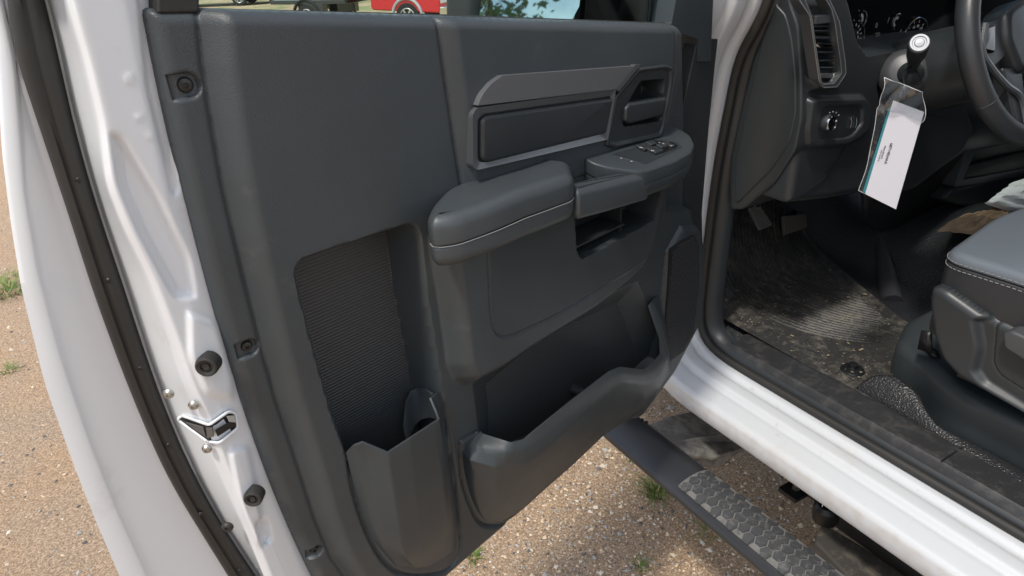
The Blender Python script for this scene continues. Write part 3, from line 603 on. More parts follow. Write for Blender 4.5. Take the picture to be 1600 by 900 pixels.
# ------------------------------------------------------------------ bottle pocket & map pocket shells
def shell(name, rails, m, parent, n=60, sub=6, th=.0035, angle=50):
    R_ = [resample([D(*((lambda q: (q[0], w, q[1]))(dr(x, y, w)))) for x, y, w in r], n) for r in rails]
    G = np.array(R_); k = 2 if len(rails) > 5 else (1 if len(rails) > 4 else 0)
    G = np.stack([(np.vstack([resample(G[:k+1, i], 3*k+1)[:-1], crom(G[k:, i], sub*(len(rails)-k))]) if k else crom(G[:, i], sub*len(rails))) for i in range(n)], 1)
    return mk(name, G.reshape(-1, 3), gridfaces(G.shape[0], n), m, parent, solid=th, angle=angle, bevel=.0009, segs=2)
bp = shell('bottle_pocket', [
    [(541, 706, -.002), (552, 695, .010), (566, 690, .018), (606, 706, .042), (640, 684, .044), (686, 654, .038), (672, 622, .014), (682, 614, .006), (690, 622, .0)],
    [(543, 714, -.002), (556, 706, .010), (572, 703, .018), (608, 724, .043), (640, 706, .045), (687, 668, .038), (690, 660, .018), (692, 655, .008), (693, 660, .0)],
    [(556, 770, -.004), (572, 775, .010), (590, 785, .022), (620, 800, .038), (650, 780, .041), (690, 745, .036), (700, 740, .022), (703, 740, .01), (704, 742, -.002)],
    [(580, 840, -.006), (594, 844, .008), (610, 850, .018), (632, 862, .028), (660, 850, .032), (695, 820, .030), (706, 815, .020), (711, 812, .008), (713, 812, -.004)],
    [(612, 884, -.008), (622, 884, .002), (636, 884, .008), (652, 886, .010), (668, 884, .012), (690, 872, .012), (702, 864, .008), (708, 860, .002), (711, 858, -.006)]], m_plast, door, n=90)
shell('bottle_ring', [[(630, 664, -.045), (633, 630, -.05), (641, 611, -.052), (652, 606, -.045), (664, 607, -.030), (676, 615, -.006)],
                      [(636, 700, -.03), (640, 680, -.035), (648, 664, -.04), (658, 655, -.035), (672, 652, -.022), (686, 655, .0)]], m_plast, door, n=40)
def _ac(G, n, rails, sub): return None
mp = shell('map_pocket', [
    [(746, 668, -.02), (755, 678, .012), (798, 691, .056), (818, 686, .062), (832, 674, .064), (890, 627, .066), (951, 580, .064), (968, 573, .062), (1004, 577, .050), (1018, 568, .046), (1031, 553, .040), (1030, 530, .034), (1022, 508, .026), (1012, 478, .008)],
    [(734, 683, -.012), (745, 696, .020), (790, 708, .060), (818, 703, .067), (838, 690, .069), (893, 643, .070), (951, 594, .068), (970, 583, .067), (1006, 587, .054), (1024, 576, .050), (1038, 557, .044), (1036, 530, .036), (1027, 504, .028), (1015, 474, .010)],
    [(722, 704, -.004), (735, 719, .022), (774, 729, .052), (815, 726, .066), (843, 708, .070), (896, 660, .071), (952, 608, .069), (972, 594, .069), (1008, 600, .056), (1030, 586, .050), (1043, 560, .044), (1040, 530, .036), (1031, 500, .028), (1019, 470, .010)],
    [(726, 745, -.004), (740, 755, .015), (775, 762, .040), (815, 752, .053), (846, 728, .058), (896, 686, .059), (948, 642, .058), (972, 624, .058), (1006, 626, .048), (1028, 606, .042), (1044, 572, .036), (1042, 535, .030), (1034, 500, .02), (1022, 466, .006)],
    [(738, 785, -.005), (750, 795, .008), (778, 794, .022), (815, 778, .032), (848, 750, .036), (896, 710, .037), (944, 664, .036), (970, 648, .038), (1002, 640, .034), (1024, 616, .03), (1046, 576, .026), (1044, 540, .02), (1037, 500, .014), (1025, 464, .002)],
    [(754, 812, -.008), (764, 818, -.004), (782, 814, -.002), (815, 796, .002), (848, 766, .004), (896, 724, .006), (942, 680, .006), (968, 662, .008), (998, 646, .01), (1020, 622, .01), (1047, 580, .01), (1046, 545, .006), (1039, 500, .004), (1028, 462, -.002)]], m_plast, door, n=150, sub=5, angle=32)
lathe('map_pocket_boss', D(*((lambda q: (q[0], -.025, q[1]))(dr(905, 612, -.01)))), DN, [(.012, 0), (.010, .02), (.006, .024), (.0001, .025)], m_plast2, door)
# speaker grille: perforated plate + hex studs
sg = rnd(DOOR.poly([(1050, 392), (1062, 378), (1083, 366), (1092, 380), (1092, 450), (1083, 520), (1068, 550), (1046, 566), (1040, 500)], .014), .006)
parts = []
P = sg; n = len(P); base = (list(DOOR.P(P[:, 0], P[:, 1], np.full(n, .004)))+list(DOOR.P(P[:, 0], P[:, 1], np.full(n, .0142))), [tuple(range(n, 2*n))]+[(i, (i+1) % n, n+(i+1) % n, n+i) for i in range(n)], 0)
parts.append(base); a0, b0 = P.min(0); a1, b1 = P.max(0); st = .0052
for i in range(int((a1-a0)/st)+1):
    for j in range(int((b1-b0)/st)+1):
        a, b = a0+i*st+(j % 2)*st/2, b0+j*st
        if sdf(P, np.array([a]), np.array([b]))[0][0] < -.004:
            V, Fc = boxgeo(DOOR.P(a, b, .0148), DU*.7+ZZ*.7, ZZ*.7-DU*.7, DN, .0016, .0016, .0009); parts.append((V, Fc, 1))
V, Fc, fm = multi(parts); mk('speaker_grille', V, Fc, [m_grille, m_grille2], door, fm=fm, smooth=False)
# side mirror beyond the glass
MW = -.24
mf = lambda pts, w: DOOR.poly(pts, w)
mm = rnd(mf([(738, -210), (738, 60), (758, 75), (1000, 90), (1030, 60), (1030, -210)], MW), .02)
prism('side_mirror', DOOR, mm, MW-.08, MW, m_plast2, door, .02, 4)
mir = mf([(748, -170), (748, 45), (880, 62), (905, 20), (925, -170)], MW+.002)
mn = np.array([-.38, -.91, .19]); mn /= np.linalg.norm(mn); mc = D(*(lambda q: (q[0], MW+.035, q[1]))(dr(800, 20, MW+.035)))
Vm = [pl(x, y, mn, mn@mc) for x, y in [(748, -170), (747, 40), (752, 47), (868, 62), (880, 56), (905, 10), (925, -170)]]
mk('mirror_pane', Vm+[v-mn*.012 for v in Vm], [tuple(range(7)), tuple(range(7, 14))[::-1]]+[(k, (k+1) % 7, 7+(k+1) % 7, 7+k) for k in range(7)], m_mirror, door, smooth=False)
prism('mirror_divider', DOOR, mf([(876, 62), (884, 62), (930, -170), (918, -170)], MW+.004), MW, MW+.016, m_whited, door, .002)
prism('mirror_lower_pane', DOOR, rnd(mf([(905, 60), (925, -170), (1018, -170), (1008, 70)], MW+.004), .01), MW, MW+.014, m_gloss, door, .002)

# ================================================================== CAB BODY SIDE
XO = 1.235
path = [(1.030, 1.95), (1.040, 1.62), (1.052, 1.459), (1.108, 1.341), (1.129, 1.212), (1.144, 1.073), (1.152, .90), (1.155, .765), (1.154, .68), (1.140, .622), (1.105, .590), (1.05, .577), (.98, .574), (.85, .574), (.319, .574), (-.02, .574), (-.10, .59), (-.14, .65), (-.16, 1.2), (-.20, 1.95)]
PT2 = crom(path, 180, 10); tg = np.gradient(PT2, axis=0); tg /= np.linalg.norm(tg, axis=1)[:, None]; outd = np.stack([-tg[:, 1], tg[:, 0]], 1)  # outward
if outd[5][0] < 0: outd = -outd
def sweep(prof, name, m, parent, sel=slice(None), angle=50, solid=0):
    rows = []
    for (X_, d) in prof: rows.append([(X_, p[0]+o[0]*d, p[1]+o[1]*d) for p, o in zip(PT2[sel], outd[sel])])
    return mk(name, np.vstack(rows), gridfaces(len(rows), len(rows[0])), m, parent, angle=angle, solid=solid)
prof = [(1.262, .006), (1.240, .001), (1.234, 0), (1.222, .001), (1.2165, .005), (1.211, .009), (1.203, .0095), (1.197, .005), (1.191, .003), (1.180, .003), (1.166, .0045), (1.160, .009), (1.155, .0145), (1.149, .017), (1.140, .0175), (1.110, .024), (1.103, .027), (1.098, .033), (1.0955, .042), (1.094, .060), (1.097, .078), (1.104, .082), (1.16, .084)]
P_ = np.array(prof); prof = [tuple(q) for q in crom(P_, 90)]
def silldirt():
    m = m_whited; nt = m.node_tree; N = nt.nodes; L = nt.links; b = N['Principled BSDF']; src = b.inputs['Base Color'].links[0].from_socket
    t = N.new('ShaderNodeTexCoord'); sp = N.new('ShaderNodeSeparateXYZ'); L.new(t.outputs['Object'], sp.inputs[0])
    r = N.new('ShaderNodeMapRange'); L.new(sp.outputs['Z'], r.inputs['Value']); r.inputs['From Min'].default_value = .550; r.inputs['From Max'].default_value = .536; r.inputs['To Max'].default_value = .42
    n = N.new('ShaderNodeTexNoise'); n.inputs['Scale'].default_value = 35; n.inputs['Detail'].default_value = 8; L.new(t.outputs['Object'], n.inputs['Vector'])
    a = N.new('ShaderNodeMath'); a.operation = 'MULTIPLY_ADD'; L.new(n.outputs['Fac'], a.inputs[0]); a.inputs[1].default_value = 1.0; L.new(r.outputs[0], a.inputs[2])
    q = N.new('ShaderNodeMapRange'); L.new(a.outputs[0], q.inputs['Value']); q.inputs['From Min'].default_value = .78; q.inputs['From Max'].default_value = 1.15; q.inputs['To Max'].default_value = .32
    x = N.new('ShaderNodeMixRGB'); L.new(q.outputs[0], x.inputs['Fac']); L.new(src, x.inputs['Color1']); x.inputs['Color2'].default_value = (.36, .28, .20, 1); L.new(x.outputs[0], b.inputs['Base Color'])
silldirt()
body = sweep(prof, 'cab_body', m_whited, truck, angle=80)
body['label'] = 'white painted door opening and sill of the cab, dusty along its lower edge'
sweep([(1.236, -.001), (1.232, -.006), (1.233, -.012), (1.239, -.017), (1.246, -.018), (1.251, -.014), (1.254, -.008), (1.254, .002)], 'opening_seal', m_rubber, body)
sweep([(1.252, -.004), (1.254, -.012), (1.258, -.018), (1.266, -.024), (1.275, -.030), (1.290, -.034), (1.30, -.033), (1.31, -.02), (1.31, .08)], 'opening_trim', m_plast2, body)
# scuff plate along the sill
yy = np.linspace(-.1, 1.07, 60); rows = []
for (X_, z) in ((1.262, .590), (1.266, .604), (1.274, .6115), (1.335, .6135), (1.352, .610), (1.362, .600), (1.366, .585)): rows.append([(X_, y, z+.004*math.sin(y*3)) for y in yy])
m_scuff = mat('scuffed_sill_plastic', (.028, .029, .031), .42, bump=('noise', 300, .3, .0008), dust=[(35, .50, (.075, .07, .065), .5), (120, .64, (.26, .23, .18), .45)], scuff=.1)
mk('scuff_plate', np.vstack(rows), gridfaces(7, 60), m_scuff, body)
box('scuff_joint', (1.272, .498, .606), (1.357, .5015, .6172), m_black, body, .0005)
# outer body: fender, cab rear, roof, windshield, far side
def quad(name, pts, m, parent, th=.02, bevel=.004): return mk(name, pts, [tuple(range(len(pts)))], m, parent, solid=th, bevel=bevel)
box('fender', (1.085, 1.30, .62), (1.30, 3.0, 1.16), m_white, truck, .03)
box('cab_side_rear', (1.10, -.75, .50), (1.24, -.24, 1.98), m_white, truck, .03)
box('cab_back', (1.13, -.80, .55), (2.93, -.72, 2.0), m_white, truck, .03)
mk('roof', [(1.22, -.78, 1.98), (2.84, -.78, 1.98), (2.80, .72, 2.02), (1.26, .72, 2.02)], [(0, 1, 2, 3)], m_white, truck, solid=.05, bevel=.02)
mk('headliner', [(1.24, -.7, 1.94), (2.80, -.7, 1.94), (2.78, .70, 1.98), (1.28, .70, 1.98)], [(0, 1, 2, 3)], mat('headliner_grey', (.35, .35, .34), .9), truck, solid=.01)
box('cab_far_side', (2.76, -.8, .5), (2.92, 1.2, 1.45), m_plast2, truck, .02)
mk('windshield', [(1.30, 1.62, 1.40), (2.74, 1.62, 1.40), (2.70, .74, 1.98), (1.34, .74, 1.98)], [(0, 1, 2, 3)], mg, truck)
box('cowl_cover', (1.29, 1.16, 1.36), (2.78, 1.74, 1.41), m_black, truck, .01)
box('hood', (1.12, 1.66, 1.16), (2.9, 3.1, 1.22), m_white, truck, .04)
# A pillar above the belt
mk('windshield_pillar', *((lambda v: (v, [(0, 1, 5, 4), (1, 2, 6, 5), (2, 3, 7, 6), (3, 0, 4, 7)]))([(1.20, 1.20, 1.40), (1.30, 1.20, 1.40), (1.30, 1.62, 1.38), (1.16, 1.62, 1.38), (1.24, 1.02, 1.98), (1.32, 1.02, 1.98), (1.32, .80, 2.0), (1.26, .80, 2.0)])), m_white, truck)

# ================================================================== FLOOR
fl = [(.575, 1.34), (.598, 1.37), (.60, 1.5), (.60, 1.85), (.62, 1.95), (.72, 2.05), (.76, 2.2), (.76, 2.4), (.62, 2.6), (.60, 2.8)]
Fy = np.array([(-.75, 0), (.2, 0), (1.05, 0), (1.30, .02), (1.45, .12), (1.60, .30), (1.72, .55), (1.75, .9)])
ypath = crom(Fy, 60); X_ = crom(np.array([(b, a) for a, b in fl]), 80)
V = [(x[0], y[0], x[1]*1.0+y[1]) for x in X_ for y in ypath]
floor = mk('cab_floor', V, gridfaces(80, 60), m_carpet, truck, angle=180)
floor['label'] = 'black vinyl cab floor rising to the firewall'
# moulded ridge next to the mat, in paler vinyl than the floor
q0, q1 = PZ(1372, 362, .70), PZ(1392, 478, .61)
tube('floor_ridge', [PZ(1375, 368, .695), PZ(1382, 410, .645), PZ(1388, 440, .618), PZ(1394, 474, .592)], [.014, .024, .030, .033], mat('pale_vinyl', (.05, .05, .055), .4, bump=('noise', 400, .5, .002)), floor, 12)
# kick panel and dead area near pillar
box('kick_panel', (1.255, 1.16, .60), (1.29, 1.7, 1.2), m_plast2, truck, .01)
box('firewall', (1.28, 1.74, .55), (2.8, 1.78, 1.45), m_carpet, truck, .0)

# floor mat (own thing)
def matmat():
    m = bpy.data.materials.new('dirty_ribbed_mat'); m.use_nodes = True; nt = m.node_tree; N = nt.nodes; L = nt.links; b = N['Principled BSDF']; b.inputs['Roughness'].default_value = .38
    t = N.new('ShaderNodeTexCoord')
    def noise(s, d=8, r=.6):
        n = N.new('ShaderNodeTexNoise'); n.inputs['Scale'].default_value = s; n.inputs['Detail'].default_value = d; n.inputs['Roughness'].default_value = r; L.new(t.outputs['Object'], n.inputs['Vector']); return n
    n1 = noise(5); n2 = noise(45, 8, .75); n3 = noise(160, 4, .7)
    a = N.new('ShaderNodeMath'); a.operation = 'MULTIPLY_ADD'; L.new(n1.outputs['Fac'], a.inputs[0]); a.inputs[1].default_value = .55; L.new(n2.outputs['Fac'], a.inputs[2])
    r = N.new('ShaderNodeMapRange'); r.inputs['From Min'].default_value = .74; r.inputs['From Max'].default_value = .98; r.inputs['To Max'].default_value = .75; L.new(a.outputs[0], r.inputs['Value'])
    x = N.new('ShaderNodeMixRGB'); L.new(r.outputs[0], x.inputs['Fac']); x.inputs['Color1'].default_value = (.036, .035, .034, 1); x.inputs['Color2'].default_value = (.16, .145, .12, 1)
    L.new(x.outputs[0], b.inputs['Base Color'])
    r2 = N.new('ShaderNodeMapRange'); L.new(r.outputs[0], r2.inputs['Value']); r2.inputs['To Min'].default_value = .3; r2.inputs['To Max'].default_value = .8; L.new(r2.outputs[0], b.inputs['Roughness'])
    bp = N.new('ShaderNodeBump'); bp.inputs['Strength'].default_value = .7; bp.inputs['Distance'].default_value = .004; L.new(n2.outputs['Fac'], bp.inputs['Height']); L.new(bp.outputs[0], b.inputs['Normal'])
    return m
m_mat = matmat()
nx_, ny_ = 330, 240; V = []
xs = np.linspace(1.368, 1.86, nx_); yv = np.linspace(.66, 1.60, ny_); A, B = np.meshgrid(xs, yv, indexing='ij')
zf = np.interp(B, ypath[:, 0], ypath[:, 1])+.613
A = 1.347+(A-1.368)/.492*(1.70+.42*(B-.75).clip(0)-1.347); ph = A-1.7*(B-1.13)**2+.012*np.sin(B*9); ribs = np.sin(ph*2*math.pi/.0165); ribs = np.sign(ribs)*abs(ribs)**.7
_g = lambda v, w: 1/(1+np.exp(np.clip(-v/w, -50, 50)))
Mk = _g(ph-1.445, .003)*_g(B-.86-.05*np.sin(A*8), .006)*_g(1.50-B, .01)*_g(1.70+.42*(B-.75)-.04-A, .004)
zf = zf+.0030*ribs*Mk+.010*np.exp(-((A-1.70-.42*(B-.75).clip(0)+.01)/.010)**2)+.004*np.sin(A*11+B*5)
V = np.stack([A, B+.01*np.sin(A*8), zf], -1).reshape(-1, 3)
fmat = mk('floor_mat', V-np.array([1.6, 1.1, .6]), gridfaces(nx_, ny_), m_mat, None, angle=180); fmat.location = (1.6, 1.1, .6)
tag(fmat, 'dirty ribbed black rubber mat in the driver footwell, caked with dried mud', 'floor mat')
# debris chips on the mat & sill: a ground litter
V = []; Fc = []; 
for i in range(700):
    y = rng.uniform(.60, 1.30); x = 1.36+(.31+.42*max(0, y-.75))*rng.random()**1.3; z = float(np.interp(y, ypath[:, 0], ypath[:, 1]))+.621; s = .0004+rng.exponential(.0005)
    if y < .70: z = .606
    v, f = boxgeo((x, y, z), *(lambda a: ((math.cos(a), math.sin(a), 0), (-math.sin(a), math.cos(a), 0), (0, 0, 1)))(rng.uniform(0, 6.3)), s*rng.uniform(.6, 2.4), s*.7, s*.4); o = len(V); V += list(v); Fc += [tuple(k+o for k in q) for q in f]
dl = mk('dirt_crumbs', V, Fc, mat('dried_mud', (.27, .22, .15), .9), None, smooth=False); tag(dl, 'crumbs of dried mud and straw scattered over the footwell mat', 'dirt', kind='stuff')
# mat retention post
c = PZ(1332, 578, .615); lathe('mat_post', c, (0, 0, 1), [(.028, 0), (.026, .004), (.010, .006), (.008, .013), (.011, .014), (.011, .018), (.0001, .020)], m_black, floor)
# pedals
def pedal(name, px4, Y0, m, th=.012):
    pts = [PY(x, y, Y0+dy) for x, y, dy in px4]; return mk(name, pts, [(0, 1, 2, 3)], m, truck, solid=th, bevel=.003)
m_ped = mat('pedal_rubber', (.13, .13, .13), .45, bump=('wave', 80, .8, .002))
pedal('parking_brake_pedal', [(1169, 325, 0), (1186, 322, .0), (1205, 352, -.03), (1186, 360, -.03)], 1.22, m_ped)
pedal('brake_pedal', [(1222, 338, .03), (1258, 334, .03), (1260, 356, 0), (1224, 368, 0)], 1.36, mat('pedal_worn', (.14, .12, .10), .6))
pedal('accelerator_pedal', [(1262, 336, .08), (1282, 334, .08), (1284, 372, 0), (1270, 386, 0)], 1.36, m_ped)
tube('pedal_arm', [PY(1240, 345, 1.40), PY(1240, 300, 1.5)], .012, m_black, truck)
tube('pedal_arm', [PY(1178, 330, 1.24), PY(1165, 300, 1.3)], .010, m_black, truck)
tube('steering_shaft', [(1.60, 1.05, 1.20), (1.60, 1.6, .85)], .03, m_black, truck)

# ================================================================== SEAT
def WP(a, w, z): return np.array([a, w, z])
seatplan = rnd(np.array([(1.335, -.30), (1.333, .30), (1.335, .63), (1.60, .672), (1.85, .66), (1.90, .60), (1.90, -.30)]), .045, 7)
sz = lambda a, w: -.03*max(0, w-.5)-.01*max(0, .5-w)
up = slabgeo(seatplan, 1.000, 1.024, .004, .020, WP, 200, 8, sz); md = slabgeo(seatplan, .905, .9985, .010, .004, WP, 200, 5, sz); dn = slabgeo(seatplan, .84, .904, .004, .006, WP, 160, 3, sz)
V, Fc, _ = multi([md, dn]); seat = mk('driver_seat', V, Fc, m_seat, truck, angle=75)
mk('cushion_top', up[0], up[1], mat('seat_leather_skylit', (.12, .14, .16), .33, bump=('leather', 450, .3, .0005), scuff=.05), seat, angle=75)  # same leather, paled and blued so its colour carries the sky light
seat['label'] = 'driver seat with black leather cushion, its top coloured paler for sky sheen, and pale double stitching'
Pq = resample(seatplan, 900, True); Pq = Pq[(Pq[:, 0] < 1.6)]; Pq = Pq[np.argsort(np.where(Pq[:, 1] > .52, 10+Pq[:, 0], Pq[:, 1]))]
st = []
for zz, off in ((1.006, 0), (.9925, 0)):
    prev = None
    for i in range(0, len(Pq)-2, 3):
        p, q = Pq[i], Pq[i+2]
        if np.linalg.norm(p-q) > .02: continue
        nrm = np.array([-(q-p)[1], (q-p)[0]]); nrm /= np.linalg.norm(nrm)+1e-9
        if nrm[0] > 0 and p[1] < .6: nrm = -nrm
        st.append(tubegeo([WP(p[0]+nrm[0]*.0006, p[1]+nrm[1]*.0006, zz+sz(*p)), WP(q[0]+nrm[0]*.0006, q[1]+nrm[1]*.0006, zz+sz(*q))], .0009, 5))
V, Fc, _ = multi(st); o_ = mk('stitching', V, Fc, mat('pale_thread', (.22, .22, .22), .8), seat); o_['kind'] = 'stuff'
SS = Frame((1.324, 0, 0), (0, 1, 0), (0, 0, 1), (-1, 0, 0))
sp = [(1457, 446), (1480, 450), (1540, 492), (1620, 530), (1800, 600), (1800, 750), (1640, 668), (1560, 622), (1500, 588), (1474, 560), (1460, 520), (1454, 470)]
SP = rnd(SS.poly(sp, 0), .012)
P2 = rnd(SS.poly([(1513, 497), (1552, 491), (1640, 528), (1800, 600), (1800, 760), (1600, 650), (1530, 605), (1512, 580), (1522, 545)], .012), .01)
P3 = rnd(SS.poly([(1550, 508), (1565, 506), (1660, 548), (1800, 620), (1800, 720), (1600, 618), (1556, 590), (1545, 570)], .012), .008)
def hfs(A, B, S):
    W = np.full(A.shape, .012); s = sdf(P2, A, B)[0]; W -= .016*sm(s, .016); s = sdf(P3, A, B)[0]; W -= .002*np.exp(-(s/.0015)**2); W += .002*sm(s, .003)
    t = np.clip(-S/.018, 0, 1); return W-.018*(1-np.sqrt(1-(1-t)**2))
heightfield('seat_side_shield', SS, SP, .0025, hfs, m_plast2, seat, skirt=.06)
dome('recline_lever', SS, rnd(SS.poly([(1567, 520), (1582, 516), (1680, 562), (1680, 600), (1600, 562), (1570, 543)], .02), .006), -.01, .024, .006, mat('lever_grey', (.06, .063, .067), .4), seat)
# seat riser
mk('seat_bracket', [PX(1440, 516, 1.42), PX(1456, 520, 1.42), PX(1456, 552, 1.42), PX(1434, 545, 1.42)], [(0, 1, 2, 3)], m_screw, seat, solid=.004)
rp = [(1.388, -.4), (1.388, .55), (1.415, .615), (1.448, .69), (1.472, .745), (1.60, .80), (1.85, .80), (1.85, -.4)]
riser = slab('seat_riser', rnd(np.array(rp), .04), .60, .712, .002, .026, m_plast, truck, WP, 180, 7, lambda a, w: -.02*max(0, w-.3)+.006*math.exp(-((a-1.45)/.02)**2))
_q = [PZ(x, y, .712) for x, y in [(1436, 537), (1442, 534), (1466, 549), (1470, 560), (1456, 556)]]; mk('riser_slot', _q, [(0, 1, 2, 3, 4)], m_black, riser, solid=.002)
box('seat_rail', (1.42, .2, .72), (1.45, .58, .78), m_screw, truck, .003)
_lo = crom(np.array([PZ(x, y, .6135) for x, y in [(1338, 606), (1365, 622), (1400, 642), (1450, 672), (1500, 702), (1600, 762), (1750, 850)]]), 120)
_up = crom(np.array([PZ(x, y, z) for x, y, z in [(1386, 590, .650), (1398, 587, .662), (1420, 602, .662), (1436, 618, .654), (1448, 642, .640), (1470, 667, .627), (1530, 697, .620), (1600, 736, .617), (1750, 825, .615)]]), 120)
_rows = []; _t = np.linspace(0, 1, 120)[:, None]; _bl = np.clip(1-_t*2.2, .25, 1)
for f, h in ((0, -.03), (0, 0), (.12, .008), (.3, .015), (.5, .019), (.7, .016), (.88, .007), (1, .0), (1.04, -.010), (1.08, -.05)): _rows.append(_lo*(1-f)+_up*f+np.array([0, 0, 1])*h*(_bl if h > 0 else 1))
_G = np.array(_rows); _e = _G[:, :1].copy(); _e[..., 2] = .596; _e[..., 1] += .012; _G = np.concatenate([_e, _G], 1)
mk('floor_cover_fold', _G.reshape(-1, 3), gridfaces(_G.shape[0], _G.shape[1]), mat('grained_vinyl', (.022, .023, .025), .38, bump=('leather', 240, 1.0, .0022)), floor, angle=180)

# ================================================================== DASHBOARD
dout = [(1236, 318), (1300, 312), (1348, 302), (1362, 250), (1380, 160), (1376, 130), (1500, 120), (1700, 140), (1900, 130), (1900, -120)]
_d = DASH.poly(dout, 0); _d = np.vstack([[[1.270, 1.62], [1.270, _d[0][1]]], _d[1:]]); DO = rnd(_d, .01)
vo = [(1247, -30), (1247, 0), (1264, 25), (1273, 89), (1279, 131), (1285, 139), (1309, 138), (1324, 116), (1323, 98), (1314, 35), (1304, 10), (1292, -12), (1270, -30)]
vi = [(1262, 8), (1271, 62), (1281, 127), (1284, 130), (1303, 129), (1311, 115), (1309, 71), (1303, 37), (1300, 14), (1290, 0), (1262, 0)]
lo_ = [(1270, 157), (1280, 153), (1357, 151), (1368, 165), (1362, 205), (1341, 222), (1324, 230), (1275, 233), (1267, 228), (1263, 205)]
li_ = [(1293, 165), (1344, 163), (1351, 168), (1351, 194), (1336, 213), (1325, 218), (1286, 221), (1279, 210), (1285, 174)]
cl = [(1327, 12), (1338, 62), (1355, 89), (1380, 84), (1414, 80), (1460, 70), (1560, 60), (1600, 30), (1600, -80), (1330, -80), (1320, -10)]
Qv, Qi, Ql, Qn, Qc = DASH.poly(vo, .03), DASH.poly(vi, .03), rnd(DASH.poly(lo_, .018), .008), rnd(DASH.poly(li_, .018), .008), rnd(DASH.poly(cl, .0), .012)
def hfd(A, B, S):
    W = np.zeros(A.shape); s = sdf(Qv, A, B)[0]; W += .022*sm(s-.012, .016); s = sdf(Qi, A, B)[0]; W -= .075*lin(s, .004)
    s = sdf(Ql, A, B)[0]; W += .016*sm(s-.004, .012); s = sdf(Qn, A, B)[0]; W -= .010*sm(s, .006)
    s = sdf(Qc, A, B)[0]; k = lin(s, .03); W = W*(1-k)-.15*k
    t = np.clip(-S/.02, 0, 1); return W-.02*(1-np.sqrt(1-(1-t)**2))
dash = heightfield('dashboard', DASH, DO, .0026, hfd, m_plast2, truck, skirt=.25)
dash['label'] = 'charcoal dashboard with instruments, air vent and light switch'
# dash side cover
SC = Frame((1.262, 0, 0), (0, 1, 0), (0, 0, 1), (-1, 0, 0))
sc_px = [(1213, -90), (1213, 8), (1228, 22), (1238, 60), (1244, 120), (1244, 178), (1235, 220), (1204, 267), (1152, 318), (1148, 312), (1150, 250), (1165, 178), (1188, 76), (1205, 0), (1205, -90)]
outer = [(1218, -90), (1235, 8), (1247, 40), (1252, 120), (1252, 185), (1242, 235), (1210, 285), (1160, 328), (1140, 328), (1140, 250), (1158, 170), (1180, 76), (1195, 0), (1195, -90)]
dome('dash_end_cap', SC, rnd(SC.poly(outer, 0), .008), -.10, .0, .006, m_plast2, dash)
dome('side_cover', SC, rnd(SC.poly(sc_px, .002), .01), -.01, .004, .004, m_plast2, dash)
# lower dash return below
tube('trim_seam', [PY(*q, .942) for q in [(1320, 231), (1310, 250), (1285, 280), (1240, 312)]], .0012, m_black, dash, 6)
# vent
ringplate('air_vent', DASH, rnd(Qv.mean(0)+(DASH.poly([(1249, -30), (1249, 0), (1266, 25), (1275, 89), (1281, 129), (1287, 137), (1308, 136), (1322, 115), (1321, 98), (1312, 35), (1302, 12), (1292, -10), (1272, -30)], .03)-Qv.mean(0)), .006), rnd(DASH.poly([(1258, -16), (1259, 0), (1269, 25), (1278, 89), (1284, 127), (1287, 131), (1303, 130), (1314, 115), (1313, 100), (1304, 37), (1299, 16), (1289, -2), (1272, -18)], .03), .004), .005, .030, mat('vent_bezel', (.09, .095, .10), .32, metal=.4), dash, bevel=.003)
for _q, _w in (([(1249, -30), (1249, 0), (1266, 25), (1275, 89), (1281, 129), (1287, 137), (1308, 136), (1322, 115), (1321, 98), (1312, 35), (1302, 12), (1292, -10), (1272, -30)], .0295), ([(1257, -18), (1258, 0), (1268, 25), (1277, 89), (1283, 128), (1287, 132), (1303, 131), (1315, 115), (1314, 100), (1305, 37), (1300, 15), (1289, -4), (1272, -20)], .0295)):
    _p = rnd(DASH.poly(_q, .03), .004); V, Fc = tubegeo([DASH.P(a, b, _w) for a, b in np.vstack([_p, _p[:1]])], .0012, 6, False); mk('vent_rim', V, Fc, mat('vent_rim_silver', (.45, .47, .48), .25, metal=.8), dash)
sl_ = []
for y in (44, 51, 61, 71, 84, 97, 108):
    a, b = DASH.px(1268+(y-44)*.18, y, .012), DASH.px(1306, y, .012); c = (a+b)/2; sl_.append(boxgeo(DASH.P(c[0], (a[1]+b[1])/2, .006), (b[0]-a[0], 0, b[1]-a[1])/np.linalg.norm(b-a), np.array([0, .35, .94]), np.array([0, -.94, .35]), np.linalg.norm(b-a)/2, .0012, .012))
V, Fc, _ = multi(sl_); mk('vent_slats', V, Fc, m_plast, dash, smooth=False)
a, b = DASH.px(1264, 22, .02), DASH.px(1304, 38, .02)
V, Fc = boxgeo(DASH.P((a[0]+b[0])/2, DASH.px(1285, 30, .02)[1], .012), (1, 0, -.03), (0, 0, 1), (0, -1, 0), .024, .008, .012); mk('vent_crossbar', V, Fc, mat('vent_bar', (.06, .065, .07), .35), dash, bevel=.002)
def plate(nm, fr, pts, w0, w1, m, par, r=.002, b=.001): return prism(nm, fr, rnd(fr.poly(pts, w1), r), w0, w1, m, par, b)
ringplate('vent_tab', DASH, rnd(DASH.poly([(1281, 68), (1303, 67), (1302, 74), (1282, 75)], .024), .003), rnd(DASH.poly([(1287, 70), (1299, 69.5), (1299, 72.5), (1287, 73)], .024), .001), .010, .024, m_chrome, dash, bevel=.0005, n=60)
plate('vent_wheel_base', DASH, [(1281, 109), (1308, 108), (1308, 124), (1303, 128), (1284, 128)], .0, .010, m_plast2, dash)
plate('vent_wheel', DASH, [(1283, 115), (1302, 115), (1302, 122), (1283, 122)], .008, .020, mat('wheel_grey', (.12, .12, .13), .35, metal=.4), dash, .003)
